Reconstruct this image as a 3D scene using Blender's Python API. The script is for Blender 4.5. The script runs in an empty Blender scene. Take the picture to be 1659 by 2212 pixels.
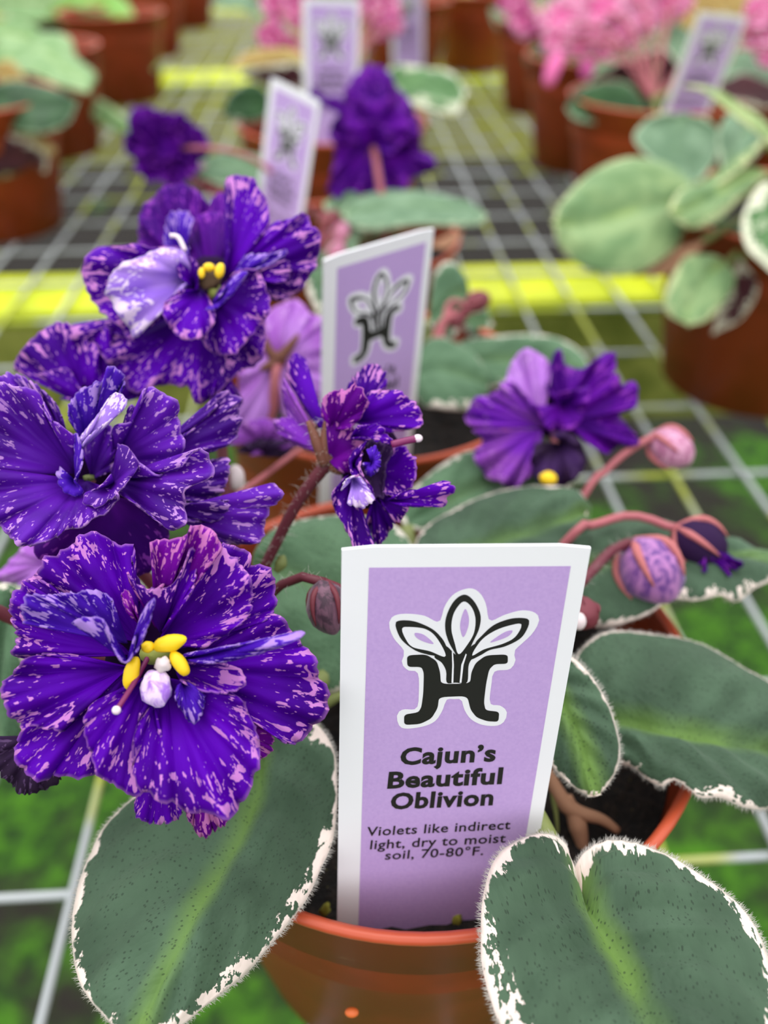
import bpy, bmesh, math, random
from mathutils import Vector, noise
sin, cos, pi, sqrt = math.sin, math.cos, math.pi, math.sqrt
S = bpy.context.scene
COL = S.collection
# ------------------------------------------------------------------ camera
FPX, CX, CY = 1789.0, 829.5, 1106.0
TH = math.radians(37.4)
CAM = Vector((0, 0, .17))
FW, RT, UP = Vector((0, cos(TH), -sin(TH))), Vector((1, 0, 0)), Vector((0, sin(TH), cos(TH)))
cd = bpy.data.cameras.new('camera'); cam = bpy.data.objects.new('camera', cd); COL.objects.link(cam)
cam.location = CAM; cam.rotation_euler = (pi/2 - TH, 0, 0)
cd.sensor_fit = 'VERTICAL'; cd.sensor_height = 36; cd.lens = 36*FPX/2212
cd.clip_start = .004; cd.clip_end = 20
cd.dof.use_dof = True; cd.dof.focus_distance = .0905; cd.dof.aperture_fstop = 14
S.camera = cam
# ------------------------------------------------------------------ light
S.view_settings.view_transform = 'Standard'; S.view_settings.look = 'None'
S.view_settings.exposure = 0.0; S.view_settings.gamma = 1
W = bpy.data.worlds.new('sky'); S.world = W; W.use_nodes = True
wn, wl = W.node_tree.nodes, W.node_tree.links
tc = wn.new('ShaderNodeTexCoord'); sx = wn.new('ShaderNodeSeparateXYZ'); rp = wn.new('ShaderNodeValToRGB')
wl.new(tc.outputs['Generated'], sx.inputs[0]); wl.new(sx.outputs[2], rp.inputs[0])
rp.color_ramp.elements[0].position = .0; rp.color_ramp.elements[0].color = (.03, .035, .025, 1)
rp.color_ramp.elements[1].position = .42; rp.color_ramp.elements[1].color = (1, .99, 1.02, 1)
e_ = rp.color_ramp.elements.new(.06); e_.color = (.62, .62, .65, 1)
wl.new(rp.outputs[0], wn['Background'].inputs[0]); wn['Background'].inputs[1].default_value = 1.75
def area(name, loc, target, size, power, col=(1, 1, 1)):
    l = bpy.data.lights.new(name, 'AREA'); l.size = size; l.energy = power; l.color = col
    o = bpy.data.objects.new(name, l); COL.objects.link(o); o.location = loc
    o.rotation_euler = (Vector(target)-Vector(loc)).to_track_quat('-Z', 'Y').to_euler()
area('roof_daylight', (-.25, .55, 1.6), (0, .3, 0), 1.5, 15)
S.cycles.max_bounces = 8

# ------------------------------------------------------------------ helpers
def lin(c):
    return tuple(((x/255)/12.92 if x/255 <= .04045 else ((x/255+.055)/1.055)**2.4) for x in c) + (1,)
def P(px, py, Z):
    return CAM + FW*Z + RT*((px-CX)/FPX*Z) + UP*((CY-py)/FPX*Z)
def V3(*a): return Vector(a)
ROOT = {}
def off(o): return ROOT.get(o.name, Vector((0, 0, 0))) if o else Vector((0, 0, 0))
def tag(o, label=None, cat=None, group=None, kind=None):
    for k, v in (('label', label), ('category', cat), ('group', group), ('kind', kind)):
        if v: o[k] = v
    return o
def thing(name, loc, label, cat, group=None):
    o = bpy.data.objects.new(name, None); COL.objects.link(o); o.location = loc; o.empty_display_size = .01
    ROOT[o.name] = Vector(loc)
    return tag(o, label, cat, group)
def mk(name, V, F, mat, parent=None, attrs=None, smooth=True, thick=0, tofs=-1, label=None, kind=None):
    me = bpy.data.meshes.new(name); r = off(parent)
    me.from_pydata([tuple(Vector(v)-r) for v in V], [], F)
    if attrs:
        for k, vals in attrs.items():
            if isinstance(vals[0], float):
                a = me.attributes.new(k, 'FLOAT', 'POINT'); a.data.foreach_set('value', vals)
            else:
                a = me.attributes.new(k, 'FLOAT_VECTOR', 'POINT'); a.data.foreach_set('vector', [c for v in vals for c in v])
    if smooth: me.polygons.foreach_set('use_smooth', [True]*len(me.polygons))
    for m in (mat if isinstance(mat, list) else [mat]): me.materials.append(m)
    o = bpy.data.objects.new(name, me); COL.objects.link(o)
    if parent:
        o.parent = parent; ROOT[o.name] = r
    if thick:
        s = o.modifiers.new('thickness', 'SOLIDIFY'); s.thickness = thick; s.offset = tofs
    return tag(o, label, None, None, kind)
def crom(pts, n, closed=False):
    """n points evenly spaced along a smooth curve through pts"""
    pts = [Vector(p) for p in pts]
    if len(pts) == 2: pts = [pts[0], (pts[0]+pts[1])/2, pts[1]]
    m = len(pts); out = []
    segs = m if closed else m-1
    for i in range(segs):
        if closed: a, b, c, d = pts[i-1], pts[i], pts[(i+1) % m], pts[(i+2) % m]
        else: a, b, c, d = pts[max(i-1, 0)], pts[i], pts[i+1], pts[min(i+2, m-1)]
        for k in range(12):
            t = k/12
            out.append(.5*((2*b)+(c-a)*t+(2*a-5*b+4*c-d)*t*t+(3*b-a-3*c+d)*t**3))
    out.append(pts[0] if closed else pts[-1])
    L = [0]
    for i in range(1, len(out)): L.append(L[-1]+(out[i]-out[i-1]).length)
    res = []; j = 0
    for k in range(n):
        s = L[-1]*k/(n if closed else (n-1))
        while j < len(L)-2 and L[j+1] < s: j += 1
        d = L[j+1]-L[j]
        res.append(out[j].lerp(out[j+1], (s-L[j])/d if d > 1e-12 else 0))
    return res
def gridfaces(nr, nc, wrap=False):
    F = []
    for i in range(nr-1):
        for j in range(nc if wrap else nc-1):
            k = (j+1) % nc
            F.append((i*nc+j, i*nc+k, (i+1)*nc+k, (i+1)*nc+j))
    return F
def tube_data(pts, rad, nseg=8, n=20):
    c = crom(pts, n); V = []
    rads = rad if isinstance(rad, (list, tuple)) else [rad, rad]
    nrm = None
    for i, p in enumerate(c):
        t = (c[min(i+1, n-1)]-c[max(i-1, 0)]).normalized()
        if nrm is None: nrm = t.orthogonal().normalized()
        nrm = (nrm - t*nrm.dot(t)).normalized(); b = t.cross(nrm)
        f = i/(n-1)*(len(rads)-1); k = min(int(f), len(rads)-2); r = rads[k]+(rads[k+1]-rads[k])*(f-k)
        for s in range(nseg):
            a = 2*pi*s/nseg; V.append(p+(nrm*cos(a)+b*sin(a))*r)
    F = gridfaces(n, nseg, True); F.append(tuple(range(nseg-1, -1, -1))); F.append(tuple((n-1)*nseg+s for s in range(nseg)))
    return V, F, c
def tube(name, pts, rad, mat, parent, nseg=8, n=20, **k):
    V, F, c = tube_data(pts, rad, nseg, n)
    o = mk(name, V, F, mat, parent, **k); o['_c'] = 0; del o['_c']
    return o, c
def ball_data(c, ax, rings=10, seg=14, jit=0, seed=0):
    """ellipsoid with the three half axes given as vectors"""
    V = []; F = []
    for i in range(rings+1):
        a = pi*i/rings
        for j in range(seg):
            b = 2*pi*j/seg
            d = ax[0]*(sin(a)*cos(b))+ax[1]*(sin(a)*sin(b))+ax[2]*cos(a)
            if jit: d = d*(1+jit*noise.noise(d*(2.2/ax[2].length)+Vector((seed, 0, 0))))
            V.append(c+d)
    return V, gridfaces(rings+1, seg, True)
def ball(name, c, ax, mat, parent, **k):
    jit = k.pop('jit', 0); seed = k.pop('seed', 0)
    V, F = ball_data(c, ax, jit=jit, seed=seed)
    return mk(name, V, F, mat, parent, **k)
def lathe(name, prof, c, mat, parent, seg=72, **k):
    V = []
    for r, z in prof:
        for j in range(seg):
            a = 2*pi*j/seg; V.append(c+Vector((r*cos(a), r*sin(a), z)))
    return mk(name, V, gridfaces(len(prof), seg, True), mat, parent, **k)

# ------------------------------------------------------------------ materials
MATS = {}
def nm(name):
    m = bpy.data.materials.new(name); m.use_nodes = True; MATS[name] = m
    return m, m.node_tree.nodes, m.node_tree.links, m.node_tree.nodes['Principled BSDF']
class NB:
    def __init__(s, name):
        s.m, s.n, s.l, s.b = nm(name)
    def attr(s, name, out):
        a = s.n.new('ShaderNodeAttribute'); a.attribute_name = name; return a.outputs[out]
    def put(s, sock, v):
        if isinstance(v, (int, float)): sock.default_value = v
        elif isinstance(v, tuple): sock.default_value = v
        else: s.l.new(v, sock)
    def math(s, op, a, b=0.0, c=None):
        x = s.n.new('ShaderNodeMath'); x.operation = op; s.put(x.inputs[0], a); s.put(x.inputs[1], b)
        if c is not None: s.put(x.inputs[2], c)
        return x.outputs[0]
    def step(s, v, lo, hi, a=0.0, b=1.0):
        x = s.n.new('ShaderNodeMapRange'); x.interpolation_type = 'SMOOTHSTEP'
        s.put(x.inputs[0], v); s.put(x.inputs[1], lo); s.put(x.inputs[2], hi); s.put(x.inputs[3], a); s.put(x.inputs[4], b)
        return x.outputs[0]
    def mix(s, f, a, b):
        x = s.n.new('ShaderNodeMix'); x.data_type = 'RGBA'; s.put(x.inputs[0], f); s.put(x.inputs[6], a); s.put(x.inputs[7], b)
        return x.outputs[2]
    def vmul(s, v, k, add=None):
        x = s.n.new('ShaderNodeMapping'); x.inputs['Scale'].default_value = k; s.l.new(v, x.inputs[0])
        if add is not None: s.l.new(add, x.inputs['Location'])
        return x.outputs[0]
    def noise(s, vec, scale, detail=2.0, rough=.5, w=None, dist=0.0):
        x = s.n.new('ShaderNodeTexNoise'); s.put(x.inputs['Scale'], scale); x.inputs['Detail'].default_value = detail
        x.inputs['Roughness'].default_value = rough; x.inputs['Distortion'].default_value = dist
        if w is not None: x.noise_dimensions = '4D'; s.put(x.inputs['W'], w)
        if vec is not None: s.l.new(vec, x.inputs['Vector'])
        return x.outputs['Fac']
    def vor(s, vec, scale):
        x = s.n.new('ShaderNodeTexVoronoi'); x.inputs['Scale'].default_value = scale; s.l.new(vec, x.inputs['Vector']); return x.outputs['Distance']
    def rnd(s):
        o = s.n.new('ShaderNodeObjectInfo'); return s.math('MULTIPLY', o.outputs['Random'], 40.0)
    def obj(s):
        return s.n.new('ShaderNodeTexCoord').outputs['Object']
    def bump(s, h, strength=.5, dist=.0003):
        x = s.n.new('ShaderNodeBump'); x.inputs['Strength'].default_value = strength; x.inputs['Distance'].default_value = dist
        s.l.new(h, x.inputs['Height']); s.l.new(x.outputs[0], s.b.inputs['Normal'])
    def set(s, **k):
        for a, v in k.items(): s.put(s.b.inputs[a.replace('_', ' ')], v)
        return s.m
    def translucent(s, col, f):
        t = s.n.new('ShaderNodeBsdfTranslucent'); s.put(t.inputs[0], col); x = s.n.new('ShaderNodeMixShader')
        x.inputs[0].default_value = f; s.l.new(s.b.outputs[0], x.inputs[1]); s.l.new(t.outputs[0], x.inputs[2])
        s.l.new(x.outputs[0], s.n['Material Output'].inputs[0])
def flat(name, c, rough=.6, **k):
    b = NB(name); return b.set(Base_Color=lin(c), Roughness=rough, **k)

def petal_mat(name, dark, mid, pink, dens=0.0, blotch=0.0, edge=.4, spec=.06):
    b = NB(name); pc = b.attr('pc', 'Vector'); r = b.attr('r', 'Fac'); w = b.rnd()
    streak = b.noise(b.vmul(pc, (30, 7, 1)), 1.0, 2.5, .6, w, .25)
    fine = b.noise(b.vmul(pc, (62, 17, 1)), 1.0, 2.0, .6, w)
    blob = b.noise(b.vmul(pc, (13, 9, 1)), 1.0, 3.0, .6, w, .4)
    tone = b.noise(b.vmul(pc, (2.5, 2, 1)), 1.0, 2.0, .5, w)
    th = b.step(r, .15, .95, .16, 0.0)
    m1 = b.step(b.math('SUBTRACT', streak, th), .585-dens, .61-dens)
    m2 = b.step(b.math('SUBTRACT', fine, th), .59-dens, .63-dens)
    m3 = b.step(b.math('SUBTRACT', blob, th), .615-blotch, .635-blotch)
    m = b.math('MAXIMUM', b.math('MAXIMUM', m1, m3), m2)
    rim = b.math('MULTIPLY', b.step(r, .965, 1.0), edge)
    m = b.math('MAXIMUM', b.math('MULTIPLY', m, .88), rim)
    base = b.mix(b.step(tone, .35, .65), lin(dark), lin(mid))
    c = b.mix(m, base, lin(pink))
    b.bump(b.noise(b.vmul(pc, (40, 10, 1)), 1.0, 3.0, .6, w), .5, .0002)
    b.set(Base_Color=c, Roughness=.55)
    b.b.inputs['Specular IOR Level'].default_value = spec
    b.translucent(c, .25)
    return b.m
petal_mat('petal_fleck', (60, 0, 124), (92, 3, 178), (216, 142, 214), .006, .006, .36)
petal_mat('petal_violet_lit', (72, 5, 138), (104, 24, 184), (205, 150, 222), .01, .005, .4, .22)  # lighter violet, with the sheen on upturned petals put into the colour
petal_mat('petal_throat', (34, 3, 50), (40, 6, 60), (60, 10, 70), .0, .0, .0)
petal_mat('petal_magenta', (88, 3, 128), (122, 10, 160), (216, 130, 196), .03, .03, .6)
petal_mat('petal_pale', (140, 95, 215), (190, 150, 235), (245, 225, 245), .03, .08, .5)
petal_mat('petal_blue', (58, 8, 150), (88, 36, 190), (190, 150, 228), .03, .03, .45)
petal_mat('petal_plain', (66, 5, 118), (100, 14, 156), (150, 60, 185), .0, .0, .2)
petal_mat('petal_lilac', (180, 108, 208), (206, 148, 232), (222, 172, 238), .0, .0, .2)
petal_mat('petal_mauve', (150, 78, 182), (128, 44, 192), (205, 140, 222), .0, .0, .35)
petal_mat('petal_wilted', (45, 30, 52), (70, 42, 95), (95, 70, 110), .0, .0, .1)
petal_mat('petal_pink', (226, 80, 160), (255, 168, 214), (255, 228, 242), .0, .09, .5)
petal_mat('petal_rose', (205, 84, 158), (232, 128, 188), (240, 160, 205), .0, .0, .3)
flat('anther', (246, 205, 10), .5); flat('pistil', (120, 25, 85), .45); flat('stigma', (235, 215, 225), .4)
flat('throat', (92, 70, 40), .7); flat('ovary', (150, 160, 70), .6)

def leaf_mat(name, c0, c1, rib, cream, margin=.0010, blotchy=1.0, rough=.62):
    b = NB(name); pc = b.attr('pc', 'Vector'); e = b.attr('e', 'Fac'); mm = b.attr('m', 'Fac'); w = b.rnd()
    big = b.noise(b.vmul(pc, (90, 90, 1)), 1.0, 3.0, .55, w)
    base = b.mix(b.step(big, .35, .68), lin(c0), lin(c1))
    vein = b.step(b.math('ADD', mm, b.math('MULTIPLY', big, .0016)), .0004, .0034, .5, 0.0)
    base = b.mix(b.math('MULTIPLY', vein, b.step(b.noise(b.vmul(pc, (60, 60, 1)), 1.0, 2.0, .5, w), .35, .6)), base, lin(rib))
    sp = b.vor(b.vmul(pc, (2100, 2100, 1)), 1.0)
    base = b.mix(b.step(sp, .14, .30, .6, 0.0), base, lin(tuple(int(x*.55) for x in c0)))
    n = b.noise(b.vmul(pc, (900, 900, 1)), 1.0, 3.0, .62, w)
    n2 = b.noise(b.vmul(pc, (160, 160, 1)), 1.0, 2.0, .5, w)
    lim = b.math('MULTIPLY', b.math('MULTIPLY', b.step(n, .38, .62), b.step(n2, .36, .62, .06, 1.6)), b.math('MULTIPLY', b.attr('g', 'Fac'), margin*1.4*blotchy))
    mk_ = b.step(b.math('SUBTRACT', e, b.math('ADD', lim, margin*.14)), -.00012, .00012, 1.0, 0.0)
    c = b.mix(mk_, base, lin(cream))
    h = b.math('ADD', b.math('MULTIPLY', b.vor(b.vmul(pc, (1500, 1500, 1)), 1.0), -.6), b.noise(b.vmul(pc, (500, 500, 1)), 1.0, 3.0, .6, w))
    b.bump(h, .55, .00025)
    b.set(Base_Color=c, Roughness=rough, Sheen_Weight=.18, Sheen_Roughness=.5, Sheen_Tint=lin((205, 225, 205)))
    b.b.inputs['Specular IOR Level'].default_value = .2
    b.translucent(c, .12)
    return b.m
leaf_mat('leaf_grey', (56, 78, 58), (76, 102, 78), (128, 168, 62), (238, 222, 210))
leaf_mat('leaf_soft', (72, 104, 74), (98, 132, 98), (118, 150, 96), (212, 206, 190), .0009)
leaf_mat('leaf_pale', (104, 138, 88), (146, 172, 116), (172, 196, 96), (196, 204, 150), .0016, .6)
leaf_mat('leaf_back', (98, 130, 98), (130, 160, 128), (150, 185, 130), (180, 200, 165), .001, .6)
leaf_mat('leaf_bright', (110, 165, 60), (150, 195, 110), (160, 210, 90), (190, 215, 160), .001, .6)
leaf_mat('leaf_mint', (112, 152, 92), (152, 184, 130), (190, 215, 130), (205, 220, 170), .0012, .6)
leaf_mat('leaf_dark', (28, 62, 30), (50, 88, 46), (60, 95, 50), (150, 170, 140), .0022, .6)
leaf_mat('leaf_cream', (70, 110, 62), (92, 132, 80), (120, 160, 90), (226, 228, 200), .0075, .5)
leaf_mat('leaf_maroon', (52, 14, 24), (70, 26, 34), (90, 30, 40), (210, 205, 180), .003, .5)
leaf_mat('leaf_tan', (160, 130, 70), (190, 165, 100), (200, 185, 110), (210, 200, 150), .001, .5)
flat('leaf_dead', (172, 128, 98), .8); flat('stalk_red', (96, 30, 44), .55); flat('stalk_rose', (168, 92, 98), .6)
flat('stalk_green', (120, 130, 70), .6); flat('sepal', (112, 66, 48), .65); flat('sepal_rose', (178, 100, 100), .65)
flat('bud_pink', (196, 128, 158), .6); flat('bud_red', (108, 38, 50), .6); flat('bud_white', (215, 200, 200), .6)
def bud_mat(name, a, c):
    b = NB(name); o = b.obj(); n = b.noise(b.vmul(o, (900, 900, 260)), 1.0, 3.0, .6, None, .5)
    b.set(Base_Color=b.mix(b.step(n, .38, .62), lin(a), lin(c)), Roughness=.55, Sheen_Weight=.2)
bud_mat('bud_purple', (96, 48, 128), (168, 108, 168)); bud_mat('lobe', (165, 110, 218), (236, 212, 242)); bud_mat('bud_rose', (165, 96, 132), (206, 150, 178)); bud_mat('bud_dark', (58, 30, 48), (112, 72, 92))
b = NB('hair'); b.set(Base_Color=lin((232, 228, 220)), Roughness=.5); b.translucent(lin((232, 228, 220)), .4)

def pot_mat():
    b = NB('pot_plastic'); o = b.obj()
    n = b.noise(o, 60.0, 3.0, .6); sc = b.noise(b.vmul(o, (260, 260, 700)), 1.0, 3.0, .6, b.rnd())
    c = b.mix(b.step(n, .35, .65), lin((128, 52, 20)), lin((146, 58, 28)))
    c = b.mix(b.math('MULTIPLY', b.step(sc, .66, .74), .35), c, lin((196, 140, 110)))
    b.set(Base_Color=c, Roughness=.42); b.b.inputs['Specular IOR Level'].default_value = .35
    b.translucent(lin((200, 70, 20)), .12)
pot_mat()
flat('pot_rim', (196, 84, 52), .38); flat('pot_spot', (226, 110, 50), .5)
def soil_mat():
    b = NB('soil'); o = b.obj(); n = b.noise(o, 500.0, 4.0, .7); v = b.noise(o, 1400.0, 2.0, .6)
    c = b.mix(b.step(n, .4, .7), lin((16, 13, 11)), lin((44, 34, 26)))
    c = b.mix(b.step(v, .70, .76), c, lin((96, 92, 40)))
    b.bump(n, 1.0, .002); b.set(Base_Color=c, Roughness=.95)
soil_mat(); flat('moss', (132, 128, 40), .9)
def wire_mat():
    b = NB('wire'); o = b.obj(); n = b.noise(o, 22.0, 2.0, .6)
    c = b.mix(b.step(n, .50, .60), lin((172, 178, 178)), lin((168, 178, 62)))
    b.set(Base_Color=c, Roughness=.5, Metallic=.0)
wire_mat()
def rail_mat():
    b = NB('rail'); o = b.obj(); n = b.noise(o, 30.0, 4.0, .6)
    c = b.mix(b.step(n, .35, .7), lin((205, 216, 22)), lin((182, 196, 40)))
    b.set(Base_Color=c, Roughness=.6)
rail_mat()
b = NB('rail_olive'); o_ = b.obj(); b.set(Base_Color=b.mix(b.step(b.noise(o_, 40.0, 4.0, .65), .35, .65), lin((104, 112, 34)), lin((146, 148, 66))), Roughness=.8)  # mottled olive for the rail faces, darker than the strip on top
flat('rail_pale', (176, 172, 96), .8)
def ground_mat():
    b = NB('mossy_ground'); o = b.obj(); n = b.noise(o, 11.0, 4.0, .6); f = b.noise(o, 70.0, 4.0, .7); g = b.noise(o, 4.0, 2.0, .5)
    xyz = b.n.new('ShaderNodeSeparateXYZ'); b.l.new(o, xyz.inputs[0]); far = b.step(xyz.outputs[1], .55, 1.5, -.03, .12)
    green = b.mix(b.step(f, .35, .65), lin((24, 62, 6)), lin((84, 148, 18)))
    c = b.mix(b.step(b.math('SUBTRACT', b.math('ADD', b.math('MULTIPLY', n, .5), b.math('MULTIPLY', g, .5)), far), .45, .57), lin((40, 34, 26)), green)
    b.bump(f, 1.0, .02); b.set(Base_Color=c, Roughness=.95)
ground_mat()
flat('label_white', (243, 243, 246), .35); flat('label_ink', (26, 25, 24), .5); flat('label_halo', (240, 240, 244), .35)
def lav():
    b = NB('label_lavender'); o = b.obj(); n = b.noise(o, 2500.0, 1.0, .5)
    b.set(Base_Color=b.mix(n, lin((186, 154, 214)), lin((204, 172, 226))), Roughness=.38)
lav()
M = MATS

# ------------------------------------------------------------------ setting and bench
g = mk('floor', [(-4, -2, -.42), (4, -2, -.42), (4, 6, -.42), (-4, 6, -.42)], [(0, 1, 2, 3)], M['mossy_ground'], smooth=False)
tag(g, 'dark mossy green ground under the wire bench', 'ground', None, 'structure')
YAW = math.radians(3.3)
def rz(x, y, z): return Vector((x*cos(YAW)-y*sin(YAW), x*sin(YAW)+y*cos(YAW), z))
bench = thing('wire_bench', (0, 0, 0), 'galvanised wire mesh bench top over yellow-green wooden rails', 'bench')
def bar(name, x0, x1, y0, y1, z0, z1, mat, bev=.002):
    bm = bmesh.new(); bmesh.ops.create_cube(bm, size=1)
    for v in bm.verts: v.co = Vector(((x0+x1)/2+v.co.x*(x1-x0), (y0+y1)/2+v.co.y*(y1-y0), (z0+z1)/2+v.co.z*(z1-z0)))
    bmesh.ops.bevel(bm, geom=bm.edges[:], offset=bev, segments=2, affect='EDGES', profile=.5)
    V = [rz(*v.co) for v in bm.verts]; F = [tuple(v.index for v in f.verts) for f in bm.faces]; bm.free()
    return mk(name, V, F, mat, bench, smooth=False)
XW, YW = .0256, .049
def wire(name, a, b_):
    r = .00105; d = (b_-a).normalized(); u = d.orthogonal().normalized(); w = d.cross(u); V = []
    n = 8
    for p in (a, b_):
        for s in range(n): V.append(p+(u*cos(2*pi*s/n)+w*sin(2*pi*s/n))*r)
    F = gridfaces(2, n, True)+[tuple(range(n-1, -1, -1)), tuple(range(n, 2*n))]
    return mk(name, V, F, M['wire'], bench)
X0, Y0 = .0160, .095
for i in range(-36, 37):
    x = X0+i*XW; wire('lengthwise_wire', rz(x, -.12, -.0011), rz(x, 2.1, -.0011))
for j in range(-4, 41):
    y = Y0+j*YW; wire('crosswise_wire', rz(-.92, y, -.0031), rz(.94, y, -.0031))
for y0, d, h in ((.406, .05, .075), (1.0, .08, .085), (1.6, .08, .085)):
    bar('rail', -.95, .95, y0, y0+d, -.0045-h, -.013, M['rail_olive' if y0 < .5 else 'rail_pale']); bar('rail_top', -.95, .95, y0-.001, y0+d+.001, -.013, -.0045, M['rail'])['label'] = 'bright yellow-green strip along the rail top'
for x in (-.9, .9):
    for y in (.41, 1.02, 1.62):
        bar('leg', x-.025, x+.025, y, y+.05, -.42, -.08, M['rail_olive'])

# ------------------------------------------------------------------ plant parts
def rough_edge(E, b0, seed, amp):
    out = []
    for i, p in enumerate(E):
        d = (p-b0); L = d.length
        k = noise.noise(Vector((i*.42, seed*7.3, 0)))*amp + noise.noise(Vector((i*.95, seed*3.1, 5)))*amp*.7
        out.append(p+d*(k/max(L, 1e-6)))
    return out
def petal(parent, base, edge, mat, n, bow=.0015, ruf=.0008, k=4.0, seed=0, jag=.00045, nr=13, nc=56, cup=.0, thick=.00022, name='petal', twist=0.0):
    """fan from base to a ruffled edge; n is the facing direction, bow lifts the middle, cup curls the rim"""
    E = rough_edge(crom(edge, nc), base, seed, jag)
    al = sum((E[i+1]-E[i]).length for i in range(nc-1)); rl = sum((e-base).length for e in E)/nc
    sc = rl/.018; V = []; pc = []; rr = []
    for i in range(nr):
        r = .03+.97*i/(nr-1)
        for j in range(nc):
            s = j/(nc-1); p = base+(E[j]-base)*r
            w = sin(2*pi*k*s+seed*1.7)+.7*sin(2*pi*k*1.9*s+seed*2.9)+.6*noise.noise(Vector((s*k*2.2, r*2, seed*5.1)))
            fine = .34*sin(2*pi*k*4.3*s+seed)*max(0, r-.6)/.4
            p = p+n*(bow*sin(pi*min(1, r))+1.3*ruf*(r**2.2)*(w+fine)-cup*max(0, r-.55)**2*5)
            V.append(p); pc.append((s*al/max(rl, 1e-6)*sc*.5, r*sc, 0)); rr.append(float(r))
    return mk(name, V, gridfaces(nr, nc), mat, parent, {'pc': pc, 'r': rr}, thick=thick, tofs=0)
def hairs(parent, roots, rng, L, name, r0=.00002, label=None):
    """roots: list of (point, direction)"""
    V, F = [], []
    for p, d in roots:
        d = (d.normalized()+Vector((rng.gauss(0, .3), rng.gauss(0, .3), rng.gauss(0, .3)))).normalized()
        l = L*rng.uniform(.45, 1.15); u = d.orthogonal().normalized(); w = d.cross(u); bnd = u*l*rng.uniform(-.25, .25)
        i = len(V)
        for q, rr in ((p-d*.00008, r0), (p+d*l*.55+bnd*.4, r0*.8)):
            for s in range(3): V.append(q+(u*cos(2.1*s)+w*sin(2.1*s))*rr)
        V.append(p+d*l+bnd)
        for s in range(3):
            t = (s+1) % 3; F.append((i+s, i+t, i+3+t, i+3+s)); F.append((i+3+s, i+3+t, i+6))
    return mk(name, V, F, M['hair'], parent, kind='stuff')
def leaf(root, left, right, mat, mid=None, arch=.002, bend=.0, hair=0, nt=44, ns=25, seed=1, quilt=.0005, thick=.0009, crown=None, pet=True, edge_dip=.0, hl=.00075, petmat='stalk_green', kv=6, gw=(1, 1)):
    """left/right: 3D curves from leaf base to tip; mid optional"""
    rng = random.Random(seed)
    L, R = crom(left, nt), crom(right, nt)
    Mi = crom(mid, nt) if mid else [(a+b_)/2 for a, b_ in zip(L, R)]
    V = []; pc = []; ee = []; mm = []; gg = []
    ln = sum((Mi[i+1]-Mi[i]).length for i in range(nt-1))
    for i in range(nt):
        t = i/(nt-1); wdt = (R[i]-L[i]).length; hw = wdt/2
        a = Mi[min(i+1, nt-1)]-Mi[max(i-1, 0)]; n = a.cross(R[i]-L[i])
        if n.length < 1e-12: n = Vector((0, 0, 1))
        n.normalize()
        if n.dot(CAM-Mi[i]) < 0: n = -n
        if i == 0 or i == nt-1: pass
        for j in range(ns):
            s = -1+2*j/(ns-1); q = abs(s)
            side = L[i] if s < 0 else R[i]
            p = Mi[i].lerp(side, q)
            env = min(1, hw/.006)
            vein = abs(((t*kv-q*1.6+(.25 if s < 0 else 0)) % 1.0)-.5)*2
            z = arch*(1-(2*q-.95)**2)*env*.8 - edge_dip*q**3*env + quilt*env*(vein-.5)*min(1, 4*q)*min(1, 4*(1-q)) - .0005*env*max(0, 1-q*7)
            z += .0004*env*noise.noise(Vector((s*2.5+seed, t*4, seed*2.2)))*2*min(1, 3*q)
            if q == 1.0 or j in (1, ns-2): z += .00016*noise.noise(Vector((t*60, s*3, seed)))
            V.append(p+n*z)
            pc.append((s*hw+seed*.01, t*ln, 0)); ee.append(float(min((1-q)*hw, (1-t)*ln*1.0+.0002))); mm.append(float(q*hw)); gg.append(float(gw[0]*(1-s)/2+gw[1]*(1+s)/2))
    o = mk('leaf', V, gridfaces(nt, ns), mat, root, {'pc': pc, 'e': ee, 'm': mm, 'g': gg}, thick=thick, tofs=-1)
    # solidify should grow away from the viewer
    me = o.data
    cpt = me.polygons[len(me.polygons)//2]
    if cpt.normal.dot((CAM-off(root))-cpt.center) < 0:
        me.flip_normals()
    if pet and crown is not None:
        b0 = Mi[0]; md = (b0+crown)/2+Vector((0, 0, .004))
        tube('petiole', [crown, md, b0+(Mi[1]-Mi[0])*.5], [.0019, .0015, .0013], M[petmat], o, n=14)
    if hair:
        roots = []
        for C in (L, R):
            sgn = -1 if C is L else 1
            Vi = [V[i*ns+(0 if C is L else ns-1)] for i in range(nt)]
            D = [V[i*ns+(0 if C is L else ns-1)]-V[i*ns+(2 if C is L else ns-3)] for i in range(nt)]
            for _ in range(hair):
                f = rng.random()*(nt-1.001); i = int(f); q = f-i
                roots.append((Vi[i].lerp(Vi[i+1], q), D[i].lerp(D[i+1], q)+Vector((0, 0, 1e-5))))
        hairs(o, roots, rng, hl, 'leaf_hair')
    return o
def px(lst, Z, z=None):
    """pixel list -> points, depth running Z[0]..Z[-1] along the list"""
    n = len(lst); Z = Z if isinstance(Z, (list, tuple)) else [Z, Z]; out = []
    for i, (a, b_) in enumerate(lst):
        f = i/max(1, n-1)*(len(Z)-1); k = min(int(f), len(Z)-2); out.append(P(a, b_, Z[k]+(Z[k+1]-Z[k])*(f-k)))
    return out
def zm(ox, oy, sc):
    return lambda l: [(ox+a*sc, oy+b_*sc) for a, b_ in l]
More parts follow.
